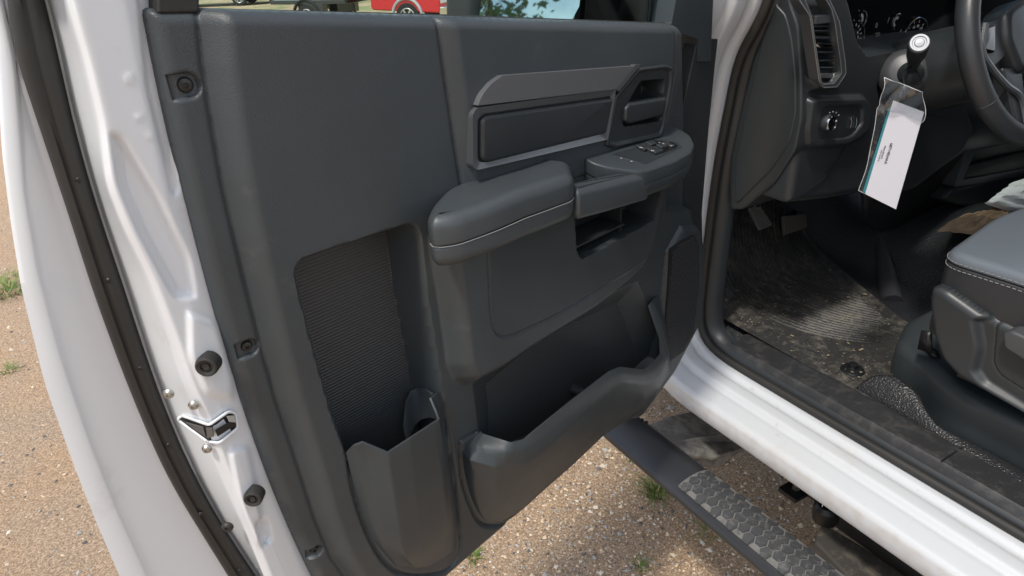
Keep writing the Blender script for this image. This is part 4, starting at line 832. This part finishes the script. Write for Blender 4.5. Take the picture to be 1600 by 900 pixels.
plate('vent_mark', DASH, [(1280.5, 117), (1283, 117), (1283, 121), (1280.5, 121)], .010, .0195, m_mark, dash, .0005, .0002); plate('vent_mark', DASH, [(1302.5, 116), (1306, 116), (1306, 120), (1302.5, 120)], .010, .0195, m_mark, dash, .0005, .0002)
# headlamp switch
dome('light_switch', DASH, Qn.mean(0)+(Qn-Qn.mean(0))*.96, .0, .0105, .003, m_plast2, dash)
c = DASH.px(1305, 194, .032); kc = DASH.P(c[0]-.006, c[1]+.001, .009)
lathe('light_knob', kc, (.05, -1, .05), [(.0185, 0), (.0178, .006), (.0172, .016), (.0160, .0195), (.0148, .0200), (.0140, .0188), (.0001, .0188)], [m_plast, m_chrome, m_gloss], dash, 36, fm=[0, 0, 1, 1, 2, 2])
mk2 = []
for (px, py, s, dx) in ((1307, 189, .0022, 0), (1305, 199, .0020, 0)): q = DASH.px(px, py, .030); mk2.append(boxgeo(DASH.P(q[0], q[1], .0295), (1, 0, 0), (0, 0, 1), (0, -1, 0), s, s*.8, .0003))
for (px, py) in ((1285.5, 193), (1297, 176), (1302, 174.5), (1307, 176), (1311, 180), (1330, 184)): q = DASH.px(px, py, .012); mk2.append(boxgeo(DASH.P(q[0], q[1], .0112), (1, 0, 0), (0, 0, 1), (0, -1, 0), .0017, .0014, .0004))
for q_ in mk2: mk('switch_icon', q_[0], q_[1], m_mark, dash, smooth=False)
for dx in (0, 4, 8): 
    tube('dimmer_wheel', [DASH.P(*DASH.px(1329+dx+k_, y, .014), .013) for k_, y in ((0, 200), (2.2, 190), (1, 183))], .0014, m_chrome if dx != 4 else m_plast, dash, 6)
# cluster
CL = Frame((0, 1.045, 0), (1, 0, 0), (0, 0, 1), (0, -1, 0))
clus = prism('instrument_cluster', CL, CL.poly([(1318, -90), (1318, 10), (1350, 96), (1620, 90), (1640, -90)], 0), -.02, .0, m_gloss, dash, .002)
def gauge(px, py, r, a0, a1, nums, tick=.006):
    c = CL.px(px, py, .004); pr = []
    th = np.radians(np.linspace(a0, a1, 40)); tube('gauge_ring', [CL.P(c[0]+r*math.cos(t), c[1]+r*math.sin(t), .006) for t in th], .0016, m_chrome, dash, 6)
    for t in np.radians(np.linspace(a0, a1, 9)):
        d = np.array([math.cos(t), 0, math.sin(t)]); e = np.array([-math.sin(t), 0, math.cos(t)]); pr.append(boxgeo(CL.P(c[0], c[1], .003)+d*(r-.009), d, e, (0, -1, 0), tick/2, .0007, .0004))
    V, Fc, _ = multi(pr); mk('gauge_ticks', V, Fc, m_mark, dash, smooth=False)
    for s, t in nums: text(s, CL.P(c[0]+(r-.02)*math.cos(math.radians(t)), c[1]+(r-.02)*math.sin(math.radians(t)), .004), (1, 0, 0), (0, 0, 1), .009, m_mark, dash, 'gauge_numeral')
def text(s, pos, A, B, size, m, parent, name, thick=.0002):
    cu = bpy.data.curves.new('t', 'FONT'); cu.body = s; cu.size = size; cu.extrude = thick; cu.align_x = 'CENTER'; cu.align_y = 'CENTER'
    o = bpy.data.objects.new('t', cu); COL.objects.link(o); bpy.context.view_layer.update(); me = bpy.data.meshes.new_from_object(o); bpy.data.objects.remove(o)
    A, B = np.array(A, float), np.array(B, float); N_ = np.cross(A, B); off = rootloc(parent); pos = np.array(pos)
    for v in me.vertices: v.co = Vector(pos+A*v.co.x+B*v.co.y+N_*v.co.z-off)
    me.materials.clear(); me.materials.append(m); ob = bpy.data.objects.new(name, me); COL.objects.link(ob); ob.parent = parent; return ob
gauge(1331, 62, .042, -75, 75, [('5', 10), ('6', -22), ('4', 38)])
gauge(1428, 62, .052, 20, 250, [('60', 110), ('80', 80), ('100', 50), ('120', 15), ('20', 190)])
gauge(1345, 30, .018, -60, 80, []); gauge(1401, 34, .018, 60, 250, [])
text('0', CL.P(*CL.px(1369, 40, .002), .003), (1, 0, 0), (0, 0, 1), .016, mat('screen_text', (.35, .36, .38), .6), dash, 'display_text')
for k_, s in enumerate(('Vehicle', 'Health', 'Messages')): text(s, CL.P(*CL.px(1371, 52+k_*3.8, .002), .003), (1, 0, 0), (0, 0, 1), .006, mat('screen_text', (.35, .36, .38), .6), dash, 'display_text')
# knee area, column, centre stack
knee = [(1348, 302), (1352, 345), (1372, 360), (1452, 366), (1500, 330), (1640, 270), (1640, 140), (1376, 128), (1384, 170)]
mk('knee_panel', [PY(x, y, c_) for (x, y), c_ in zip(knee, (1.0, 1.10, 1.16, 1.16, 1.13, 1.09, .98, .96, .98))], [tuple(range(9))], m_plast2, dash, solid=.012, angle=20)
hk = [(1360, 150), (1450, 140), (1470, 170), (1442, 250), (1440, 330), (1375, 350), (1350, 300)]
dome('knee_cover', Frame((0, .99, 0), (1, 0, 0), (0, 0, 1), (0, -1, 0)), rnd(Frame((0, .99, 0), (1, 0, 0), (0, 0, 1), (0, -1, 0)).poly([(1362, 145), (1500, 140), (1520, 200), (1500, 240), (1420, 300), (1348, 300)], .0), .02), -.2, .01, .02, m_plast2, dash)
FS = Frame((0, 1.06, 0), (1, 0, 0), (0, 0, 1), (0, -1, 0))
dome('lower_console', FS, rnd(FS.poly([(1480, 290), (1600, 262), (1700, 250), (1700, 360), (1540, 330), (1462, 312)], 0), .02), -.15, .02, .015, m_plast2, dash)
dome('console_cubby', FS, rnd(FS.poly([(1500, 262), (1600, 236), (1700, 220), (1700, 250), (1600, 265), (1490, 284)], .02), .01), .0, .022, .004, m_black, dash)
ringplate('console_rim', FS, rnd(FS.poly([(1485, 292), (1512, 222), (1640, 190), (1760, 180), (1760, 262), (1600, 274)], .02), .01), rnd(FS.poly([(1500, 280), (1520, 236), (1640, 206), (1740, 196), (1740, 250), (1600, 262)], .02), .008), -.05, .028, m_plast, dash)
dome('centre_screen', FS, rnd(FS.poly([(1540, -120), (1540, 45), (1564, 60), (1640, 70), (1700, -120)], 0), .01), -.1, .02, .008, mat('pale_bezel', (.16, .18, .17), .3, metal=.3), dash)
# column
colc = [np.array(q) for q in ((1.65, 1.05, 1.225), (1.65, .92, 1.28), (1.652, .82, 1.315), (1.655, .775, 1.335))]
tube('steering_column', colc, [.085, .088, .082, .070], m_plast2, truck, 36)
lathe('column_collar', colc[0], (0, -.91, .40), [(.11, -.03), (.11, .0), (.105, .006), (.09, .008)], m_plast, truck, 40)
# steering wheel: rim centred off-frame, tilted
wc = np.array([1.655, .735, 1.372]); wn_ = np.array([0, -.93, .37]); wn_ /= np.linalg.norm(wn_); wu = np.array([1.0, 0, 0]); wv = np.cross(wn_, wu); wv = wv if wv[2] > 0 else -wv
R0 = .200; prt = []; nseg = 96; V = []
for i in range(nseg):
    t = 2*math.pi*i/nseg; d = wu*math.cos(t)+wv*math.sin(t)
    for k_ in range(16): p = 2*math.pi*k_/16; V.append(wc+d*(R0+.0205*math.cos(p))+wn_*.0215*math.sin(p))
Fc = []
for i in range(nseg):
    for k_ in range(16): Fc.append((i*16+k_, i*16+(k_+1) % 16, ((i+1) % nseg)*16+(k_+1) % 16, ((i+1) % nseg)*16+k_))
wheel = mk('steering_wheel', V, Fc, m_seat, truck, angle=180); wheel['label'] = 'black leather steering wheel with silver spoke trim'
for ang in (212, 328):
    t = math.radians(ang); d = wu*math.cos(t)+wv*math.sin(t); e = np.cross(wn_, d); P_ = [wc+d*(R0+.0208*math.cos(p))+wn_*.0218*math.sin(p) for p in np.linspace(0, 6.283, 18)]; tube('rim_seam', P_, .0009, m_plast, wheel, 6)
WF = Frame(wc, wu, wv, wn_)
hub = rnd(np.array([(-.085, .055), (-.02, .075), (.02, .075), (.085, .055), (.095, .0), (.06, -.07), (-.06, -.07), (-.095, .0)]), .02)
dome('airbag_cover', WF, hub, -.03, .018, .015, m_plast2, wheel)
for s in (-1, 1):
    sp_ = np.array([(s*.08, .045), (s*.19, .030), (s*.193, -.03), (s*.15, -.055), (s*.08, -.03)]); dome('spoke', WF, rnd(sp_, .006), -.02, .004, .006, m_plast2, wheel)
    dome('spoke_switch', WF, rnd(np.array([(s*.115, .035), (s*.165, .030), (s*.168, -.01), (s*.13, -.02)]), .008), .0, .010, .004, m_gloss, wheel)
    pts = [WF.P(s*x, y, .008) for x, y in ((.150, .038), (.172, -.01), (.150, -.045), (.105, -.085), (.06, -.115), (.05, -.17))]
    V, Fc = tubegeo(crom(pts, 30), .0065, 8); mk('spoke_trim', V, Fc, m_silver, wheel)
    dome('lower_spoke', WF, rnd(np.array([(s*.10, -.05), (s*.03, -.06), (s*.03, -.19), (s*.075, -.185)]), .006), -.02, .004, .005, m_plast2, wheel)

# shift lever with silver cap
lb, lt = PY(1424, 112, .86), PY(1437, 66, .78)
ld = (lt-lb)/np.linalg.norm(lt-lb); ln = np.linalg.norm(lt-lb)
lathe('shift_lever', lb, ld, [(.026, -.012), (.022, .0), (.014, .010), (.0095, .016), (.0095, .022), (.013, ln*.42), (.0175, ln*.62), (.0185, ln*.80), (.0175, ln*.93), (.0165, ln*.96)], m_plast2, truck, 32)
lathe('shift_lever_cap', lt-ld*.004, ld, [(.0175, -.006), (.0178, .0), (.0160, .003), (.0125, .003), (.0115, .001), (.009, .001), (.0075, .0025), (.0001, .003)], [mat('cap_silver', (.30, .31, .33), .42, metal=.4)], truck, 32)
bpc = PY(1415, 108, .90); lathe('lever_boot', bpc, ld, [(.055, -.03), (.048, -.01), (.038, .0), (.030, .004)], mat('boot_grey', (.06, .062, .066), .4), truck, 32)

# ================================================================== HANGING TAG
TG = Frame((0, .77, 0), (1, 0, 0), (0, 0, 1), (0, -1, 0)); ty = .77
tagr = empty('key_tag', tuple(PY(1400, 240, .77)), 'white paper card in a clear plastic sleeve hanging by a cord from the shift lever', 'key tag')
# frame spanned on the paper itself
p0, p1, p2 = PY(1397, 158, .77), PY(1444, 176, .74), PY(1352, 303, .79)
ea = (p1-p0)/np.linalg.norm(p1-p0); en = np.cross(ea, p0-p2); en /= np.linalg.norm(en); en = en if en@(CP-p0) > 0 else -en; eb = np.cross(en, ea); 
CF = Frame(p0, ea, eb, en)
card = prism('paper_card', CF, CF.poly([(1396, 157), (1444, 175), (1400, 327), (1352, 303)]), -.0008, .0, mat('paper_white', (.84, .84, .90), .6, spec=.3), tagr, 0)
prism('teal_insert', CF, CF.poly([(1389, 172), (1398, 158), (1353, 304), (1349, 300)]), -.003, -.0015, mat('teal_card', (.05, .25, .30), .6), tagr, 0)
mf_ = bpy.data.materials.new('clear_film'); mf_.use_nodes = True; nt = mf_.node_tree; nt.nodes.remove(nt.nodes['Principled BSDF'])
gl = nt.nodes.new('ShaderNodeBsdfGlossy'); gl.inputs['Roughness'].default_value = .22; tr = nt.nodes.new('ShaderNodeBsdfTransparent'); tr.inputs['Color'].default_value = (.93, .95, .97, 1)
fr2 = nt.nodes.new('ShaderNodeLayerWeight'); fr2.inputs['Blend'].default_value = .45; tt = nt.nodes.new('ShaderNodeTexCoord'); nn = nt.nodes.new('ShaderNodeTexNoise'); nn.inputs['Scale'].default_value = 45; bb = nt.nodes.new('ShaderNodeBump'); bb.inputs['Distance'].default_value = .01; bb.inputs['Strength'].default_value = .35
nt.links.new(tt.outputs['Object'], nn.inputs['Vector']); nt.links.new(nn.outputs['Fac'], bb.inputs['Height']); nt.links.new(bb.outputs[0], gl.inputs['Normal']); nt.links.new(bb.outputs[0], fr2.inputs['Normal'])
mr_ = nt.nodes.new('ShaderNodeMapRange'); mr_.inputs['To Min'].default_value = .18; mr_.inputs['To Max'].default_value = .6; nt.links.new(fr2.outputs['Facing'], mr_.inputs['Value'])
ms_ = nt.nodes.new('ShaderNodeMixShader'); nt.links.new(mr_.outputs[0], ms_.inputs[0]); nt.links.new(tr.outputs[0], ms_.inputs[1]); nt.links.new(gl.outputs[0], ms_.inputs[2]); nt.links.new(ms_.outputs[0], nt.nodes['Material Output'].inputs['Surface'])
# sleeve as a crumpled sheet
L1 = [(1380, 120), (1374, 160), (1366, 210), (1356, 260), (1343, 299)]; R1 = [(1420, 131), (1444, 152), (1436, 200), (1420, 260), (1401, 328)]
La, Ra = crom(np.array(L1), 26), crom(np.array([(1438, 142), (1445, 172), (1430, 224), (1415, 275), (1401, 328)]), 26); V = []
for i in range(26):
    for j in range(18):
        f = j/17; q = La[i]*(1-f)+Ra[i]*f; k_ = CF.px(q[0], q[1], .0); wv2 = (.004 if i < 7 else -.004)+(.007*math.sin(f*9+i*.9)*max(0, 1-i/8) + .0008*math.sin(f*14+i*.7)); V.append(CF.P(k_[0], k_[1], wv2))
slv = mk('plastic_sleeve', V, gridfaces(26, 18), mf_, tagr, angle=180)
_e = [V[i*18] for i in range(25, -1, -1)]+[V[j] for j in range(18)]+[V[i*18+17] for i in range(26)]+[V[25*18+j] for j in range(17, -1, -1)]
tube('sleeve_weld_glint', _e, .0005, mat('pale_edge_glint', (.75, .78, .80), .2), slv, 5)  # edge weld coloured pale to stand for glints along the sleeve
ink = mat('ink_black', (.02, .02, .03), .6)
def ctext(s, x, y, size, ang): 
    c = CF.px(x, y, .0006); d = CF.px(1375, 235, 0)-CF.px(1398, 158, 0); d /= np.linalg.norm(d)
    A = CF.A*d[0]+CF.B*d[1]; B = np.cross(CF.N, A); return text(s, CF.P(c[0], c[1], .0006), A, B, size, ink, card, 'printed_text', .0001)
ctext('68714824AA', 1388, 240, .0082, 0); ctext('PNH 39CHC', 1380, 238, .0050, 0); ctext('1PCS  36 4H 23', 1375, 243, .0038, 0)
lev = PY(1428, 103, .84)
for (mx_, my_, ex, ey) in ((1412, 112, 1413, 136), (1440, 128, 1416, 136)):
    tube('cord', crom(np.array([lev, PY(mx_, my_, .80), PY(ex, ey, .77)]), 16), .0013, m_black, tagr, 6)
lathe('eyelet', PY(1413, 138, .768), en, [(.004, 0), (.0035, .001), (.002, .001)], m_chrome, tagr, 16)

# ================================================================== BAGS
def crumple(name, corners, m, label, cat, amp, seed, nseg=34, z0=None, puff=.05):
    rg = np.random.default_rng(seed); P = [np.array(q, float) for q in corners]; V = []
    ph = rg.uniform(0, 6.28, (9, 2)); fq = rg.uniform(3, 17, (9, 2))*rg.choice([-1, 1], (9, 2))
    nr = np.cross(P[1]-P[0], P[3]-P[0]); nr /= np.linalg.norm(nr); nr = nr if nr[2] > 0 else -nr
    for side in (1, -1):
        for i in range(nseg):
            for j in range(nseg):
                s, t = i/(nseg-1), j/(nseg-1); p = P[0]*(1-s)*(1-t)+P[1]*s*(1-t)+P[2]*s*t+P[3]*(1-s)*t
                h = sum(abs(math.sin(fq[k][0]*s+fq[k][1]*t+ph[k][0]))*.6**(k*.5) for k in range(9))/4-.3; e = (math.sin(math.pi*s)*math.sin(math.pi*t))**.4
                V.append(p+nr*(amp*h*(.3+.7*e)+puff*e*(1 if side > 0 else -.3)))
    f1 = gridfaces(nseg, nseg); f2 = [tuple(k+nseg*nseg for k in q[::-1]) for q in f1]
    c = np.mean(P, 0); o = mk(name, np.array(V)-c, f1+f2, m, None, angle=12 if cat == 'paper bag' else 25); o.location = c; tag(o, label, cat); return o
m_kraft = mat('kraft_paper', (.34, .23, .14), .8, var=.12); m_film = mat('frosted_plastic', (.80, .82, .85), .28, spec=.6)
crumple('paper_bag', [PY(1462, 362, .90), PY(1494, 342, .98), PY(1600, 322, 1.0), PY(1560, 372, .86)], m_kraft, 'crumpled brown kraft paper bag lying beyond the driver seat', 'paper bag', .03, 3, puff=.015)
crumple('plastic_bag', [PY(1536, 318, .97), PY(1580, 285, 1.0), PY(1720, 240, 1.0), PY(1700, 380, .90)], m_film, 'frosted grey plastic bag heaped behind the brown paper bag', 'plastic bag', .05, 5, puff=.03)

# ================================================================== RUNNING BOARD
rb = []
prof_rb = [(math.cos(t)*.062, math.sin(t)*.030) for t in np.linspace(0, 2*math.pi, 36, endpoint=False)]
ysb = np.r_[np.linspace(-1.4, 1.10, 40), 1.14, 1.165, 1.172]; V = []
for i, y in enumerate(ysb):
    s = 1 if y < 1.15 else (.97 if y < 1.17 else .90)
    for (a, b) in prof_rb: V.append((.985+a*s, y, .405+b*s))
Fc = gridfaces(len(ysb), 36, True)+[tuple(range(36))[::-1], tuple((len(ysb)-1)*36+k for k in range(36))]
m_bar = mat('step_bar_black', (.028, .030, .034), .36, bump=('noise', 700, .25, .0005), dust=(7, .62, (.12, .11, .09), .35), scuff=.06)
step = mk('step_bar', V, Fc, m_bar, truck, angle=60); step['label'] = 'black oval step bar with a dusty hexagon tread'
m_dust = mat('dusty_tread', (.15, .147, .14), .85, dust=(60, .52, (.07, .07, .07), .8)); m_hex = mat('tread_hexagon', (.040, .042, .045), .6, dust=(70, .52, (.15, .147, .14), .5), bump=('noise', 300, .6, .002))
PTop = lambda x, y: .405+.030*math.sqrt(max(0, 1-((x-.985)/.062)**2))
yT = .885; parts = []; gx = np.linspace(.937, 1.036, 24); gy = np.r_[yT, np.linspace(yT-.004, yT-1.3, 60)]; V = []
for j, y in enumerate(gy):
    for x in gx: xx = .985+(x-.985)*(1 if j else .97); e_ = min(1, min(x-.937, 1.036-x)/.004); V.append((xx, y+.02*((x-.985)/.05)*0, PTop(xx, y)+.0015+.0045*e_*(1 if j > 0 else 0)))
parts.append((V, gridfaces(len(gy), 24), 0))
hx = .0152; row = 0
y = yT-.02
while y > yT-1.2:
    for k_ in range(4):
        x = .945+k_*.0254+(row % 2)*.0127; 
        if x > 1.028: continue
        V = []; 
        for h_, sc_ in ((.006, 1.0), (.0082, .93)):
            for q in range(6): t = math.radians(60*q+0); xv = x+hx*.86*sc_*1.06*math.cos(t+math.pi/6); V.append((xv, y+hx*.86*sc_*1.06*math.sin(t+math.pi/6), PTop(xv, y)+h_))
        parts.append((V, [(6, 7, 8, 9, 10, 11)]+[(q, (q+1) % 6, 6+(q+1) % 6, 6+q) for q in range(6)], 1))
    row += 1; y -= .0232
V, Fc, fm = multi(parts); mk('step_pad', V, Fc, [m_dust, m_hex], step, fm=fm, smooth=False)
for (px, py) in ((1003, 655), (1010, 659)): q = PZ(px, py, .434); lathe('end_plug', q-np.array([0, 0, .004]), (0, 0, 1), [(.004, 0), (.004, .0045), (.0001, .0046)], m_black, step, 14)
m_brk = mat('dusty_bracket', (.16, .155, .145), .7, dust=[(30, .45, (.32, .31, .28), .7), (8, .58, (.05, .05, .05), .6)], bump=('noise', 250, .5, .002))
mk('step_bracket', [(1.02, 1.12, .40), (1.02, 1.00, .40), (1.16, .98, .33), (1.30, .98, .30), (1.30, 1.16, .32), (1.16, 1.15, .36)], [(0, 1, 2, 3, 4, 5)], m_brk, step, solid=.012, bevel=.004)
mk('step_bracket', [(1.03, 1.05, .395), (1.03, 1.035, .33), (1.20, 1.0, .27), (1.30, 1.0, .28), (1.30, 1.02, .34), (1.10, 1.04, .38)], [(0, 1, 2, 3, 4, 5)], m_brk, step, solid=.01, bevel=.002)
# under-body rail, clamps, hose
box('frame_rail', (1.34, -.8, .36), (1.46, 2.6, .50), m_black, truck, .01)
box('rocker_underside', (1.12, -.2, .495), (1.40, 1.25, .52), mat('underbody_dark', (.03, .028, .026), .8), truck, .004)
m_beam = mat('dusty_underbody', (.045, .042, .038), .75, dust=[(25, .5, (.16, .14, .11), .5)], bump=('noise', 200, .6, .003))
c1 = PZ(1243, 766, .38); V, Fc, _ = multi([boxgeo(c1, (1, 0, 0), (0, 1, 0), (0, 0, 1), .032, .026, .006), boxgeo(c1+[.03, -.01, .03], (1, 0, 0), (0, 1, 0), (0, 0, 1), .006, .03, .05)]); cl_ = mk('body_clamp', V, Fc, m_black, truck, bevel=.002)
lathe('clamp_bolt', c1, (0, 0, 1), [(.010, 0), (.010, .012), (.006, .013), (.006, .020), (.0001, .021)], m_bolt, cl_, 6)
c2 = PZ(1292, 796, .38); lathe('mount_bushing', c2-[0, 0, .03], (0, 0, 1), [(.028, 0), (.030, .01), (.030, .035), (.022, .045), (.0001, .046)], m_black, truck, 24)
tube('hose_loop', crom(np.array([c2+[-.012, .006, .02], c2+[-.022, -.004, .0], c2+[-.016, -.022, -.03], c2+[-.006, -.014, -.03], c2+[-.008, 0, .01]]), 20), .0016, m_chrome, truck)
_b = [PZ(1285, 815, .34), PZ(1345, 850, .34), PZ(1500, 955, .34), PZ(1440, 990, .34), PZ(1330, 905, .34), PZ(1272, 845, .34)]
mk('under_beam', [tuple(q) for q in _b]+[tuple(q-np.array([0, 0, .07])) for q in _b], [tuple(range(6)), tuple(range(6, 12))[::-1]]+[(k, (k+1) % 6, 6+(k+1) % 6, 6+k) for k in range(6)], m_beam, truck, bevel=.008)
box('side_pipe', (1.24, -.6, .30), (1.40, .70, .46), mat('underbody_dark', (.03, .028, .026), .8), truck, .02)

# ================================================================== FAR VEHICLES & TREES
m_tyre = mat('tyre_rubber', (.02, .02, .02), .8); m_rim = mat('alloy_rim', (.5, .5, .5), .3, metal=.8)
m_red = mat('red_paint', (.55, .02, .03), .25, coat=.6); m_sil = mat('silver_paint', (.45, .46, .48), .25, metal=.4, coat=.5); m_dk = mat('dark_paint', (.03, .035, .04), .2, coat=.7); m_lamp = mat('lamp_lens', (.7, .72, .75), .08, coat=1)
m_glass2 = mat('dark_window', (.02, .025, .03), .05)
def vehicle(kind, loc, rz, paint, name, label, cat, group, ln=4.8, wd=1.9, wr=.36, h=1.5):
    root = empty(name, loc, label, cat, group, rz); hw = wd/2
    if kind == 'pickup': pf = [(-ln/2, .55), (-ln/2, 1.15), (-.6, 1.15), (-.45, h+.35), (.9, h+.35), (1.5, 1.25), (ln/2-.1, 1.15), (ln/2, .95), (ln/2, .5)]
    elif kind == 'flat': pf = [(.55, .6), (.6, h+.5), (1.3, h+.5), (1.7, 1.35), (ln/2-.1, 1.25), (ln/2, .95), (ln/2, .5)]
    else: pf = [(-ln/2, .45), (-ln/2+.05, .95), (-ln/2+.3, h), (.5, h), (1.2, 1.0), (ln/2-.1, .85), (ln/2, .6), (ln/2, .35)]
    P = rnd(np.array(pf), .12); n = len(P); V = [(x, -hw, z) for x, z in P]+[(x, hw, z) for x, z in P]
    Fc = [tuple(range(n)), tuple(range(n, 2*n))[::-1]]+[(i, (i+1) % n, n+(i+1) % n, n+i) for i in range(n)]
    o = mk('body', V, Fc, paint, root, bevel=.05, local=True)
    for sx in (-ln*.31, ln*.31):
        for sy in (-1, 1):
            ty_ = lathe('tyre', np.array([sx, sy*(hw-.10), wr]), (0, sy, 0), [(wr*.62, -.1), (wr*.95, -.1), (wr, -.06), (wr, .09), (wr*.95, .125), (wr*.66, .125), (wr*.62, .10)], m_tyre, root, 32)
            ty_.data.transform(Matrix.Translation(Vector(rootloc(root))))
            pr = [boxgeo((sx+wr*.33*math.cos(a), sy*(hw+.015), wr+wr*.33*math.sin(a)), (math.cos(a), 0, math.sin(a)), (-math.sin(a), 0, math.cos(a)), (0, 1, 0), wr*.3, wr*.07, .012) for a in np.radians(np.arange(0, 360, 60))]
            V, Fc, _ = multi(pr+[tubegeo([(sx+wr*.6*math.cos(a), sy*(hw+.012), wr+wr*.6*math.sin(a)) for a in np.linspace(0, 6.283, 30)], .02, 6, False)]); rim_ = mk('rim', V, Fc, m_rim, ty_, local=True)
            ar = [(sx+(wr*1.22)*math.cos(a), sy*(hw+.005), wr+.03+(wr*1.22)*math.sin(a)) for a in np.linspace(-.2, math.pi+.2, 24)]
            V, Fc, _ = multi([tubegeo(ar, .05, 8)]); mk('wheel_arch', V, Fc, m_sil if (paint is m_red and sx > 0) else m_black, root, local=True)
    for sy in (-1, 1):
        V, Fc = boxgeo((ln/2-.02, sy*(hw-.28), .9 if kind != 'car' else .7), (0, 1, 0), (0, 0, 1), (1, 0, 0), .22, .14, .04); mk('headlight', V, Fc, m_lamp, root, bevel=.02, local=True)
    V, Fc, _ = multi([boxgeo((ln/2+.01, 0, z), (0, 1, 0), (0, 0, 1), (1, 0, 0), hw-.55, .025, .02) for z in (.72, .86, 1.0)]); mk('grille', V, Fc, m_chrome, root, local=True)
    V, Fc = boxgeo((ln/2+.03, 0, .55), (0, 1, 0), (0, 0, 1), (1, 0, 0), hw-.02, .12, .08); mk('bumper', V, Fc, m_chrome if kind != 'car' else paint, root, bevel=.03, local=True)
    zt_ = (h if kind == 'car' else h+.3)
    for sy in (-1, 1):
        V, Fc = boxgeo((.2, sy*(hw+.004), (zt_+1.05)/2+.02), (1, 0, 0), (0, 0, 1), (0, 1, 0), .55, (zt_-1.05)/2-.08, .01); mk('side_window', V, Fc, m_glass2, root, bevel=.004, local=True)
    if kind == 'flat':
        V, Fc, _ = multi([boxgeo((-1.7, 0, .85), (1, 0, 0), (0, 1, 0), (0, 0, 1), 1.45, hw, .06), boxgeo((-1.5, -hw+.1, .6), (1, 0, 0), (0, 1, 0), (0, 0, 1), .35, .12, .2), boxgeo((-1.5, hw-.1, .6), (1, 0, 0), (0, 1, 0), (0, 0, 1), .35, .12, .2), boxgeo((-.3, 0, 1.3), (1, 0, 0), (0, 1, 0), (0, 0, 1), .05, hw, .5)]); mk('flatbed', V, Fc, m_dk, root, bevel=.01, local=True)
        pr = [boxgeo((.85+k*.06, -hw-.012, 1.12-.02*(k == 2)), (1, 0, 0), (0, 0, 1), (0, 1, 0), .022, .02, .004) for k in range(4)]
        V, Fc, _ = multi(pr); mk('door_lettering', V, Fc, m_mark, root, smooth=False, local=True)
    return root
GZ = -.85
def gp(x, y): q = PZ(x, y, GZ); return np.array([q[0], q[1], GZ])
def place(kind, px, py, rz, paint, name, label, cat, corner, **k):
    """corner: local (x,y) of the wheel foot that stands at the pixel"""
    g = gp(px, py); r = math.radians(rz); c_, s_ = math.cos(r), math.sin(r); ox, oy = corner; loc = (g[0]-(c_*ox-s_*oy), g[1]-(s_*ox+c_*oy), GZ); return vehicle(kind, loc, r, paint, name, label, cat, 'vehicles parked across the lot', **k)
place('flat', 642, 48, -52, m_red, 'flatbed_truck', 'red flatbed truck with chrome grille parked across the lot', 'truck', (1.8, -.9), ln=5.8, wd=2.0, wr=.40)
place('car', 375, 9, -30, m_sil, 'parked_car', 'silver car at the far left of the parked row, seen above the door', 'car', (1.45, -.9))
place('car', 470, 14, 250, m_dk, 'parked_car', 'dark car between the silver car and the red flatbed truck', 'car', (1.45, -.9), wr=.40)
place('car', 425, 4, 250, m_dk, 'parked_car', 'dark car standing behind the others, second from the left', 'car', (1.45, -.9), wr=.38)
m_bark = mat('bark', (.10, .075, .055), .9); m_leaf = mat('tree_leaf', (.07, .11, .035), .6, var=.4); m_leafd = mat('tree_leaf_dark', (.035, .065, .02), .6, var=.3)
def tree(loc, h, label, seed, n=3600):
    rg = np.random.default_rng(seed); root = empty('broadleaf_tree', loc, label, 'tree', 'trees behind the photographer seen in the wing mirror'); L = np.array(loc)
    parts = [tubegeo([L, L+[.1, 0, h*.3], L+[0, .1, h*.55]], [.28, .2, .1], 8)]; cl_ = []
    for k in range(26):
        a = rg.uniform(0, 6.28); el = rg.uniform(-.1, 1.2); r = h*.32*rg.uniform(.4, 1); c = L+np.array([r*math.cos(a)*math.cos(el), r*math.sin(a)*math.cos(el), h*.58+h*.36*math.sin(el)]); cl_.append((c, h*rg.uniform(.07, .14))); parts.append(tubegeo([L+[0, 0, h*rg.uniform(.25, .5)], c], [.06, .02], 5))
    V, Fc, _ = multi(parts); mk('trunk', V, Fc, m_bark, root)
    V = []; Fc = []; fm = []
    for i in range(n):
        c, r = cl_[rg.integers(len(cl_))]; p = c+rg.normal(0, 1, 3)*r*.6; u_ = rg.normal(0, 1, 3); u_ /= np.linalg.norm(u_); v_ = np.cross(u_, rg.normal(0, 1, 3)); v_ /= np.linalg.norm(v_); s = rg.uniform(.06, .16); o = len(V); V += [p-u_*s, p-v_*s*.5, p+u_*s, p+v_*s*.5]; Fc.append((o, o+1, o+2, o+3)); fm.append(int(rg.random() < .5))
    mk('crown', V, Fc, [m_leaf, m_leafd], root, fm=fm, smooth=False)
tree((-4.5, -14, -.85), 8.5, 'round broadleaf tree, tallest and left of the wing mirror reflection', 1)
tree((1.0, -17, -.85), 7.5, 'broadleaf tree at the middle of the wing mirror reflection', 2)
tree((-11, -15, -.85), 8, 'broadleaf tree standing apart at the edge of the wing mirror reflection', 3)
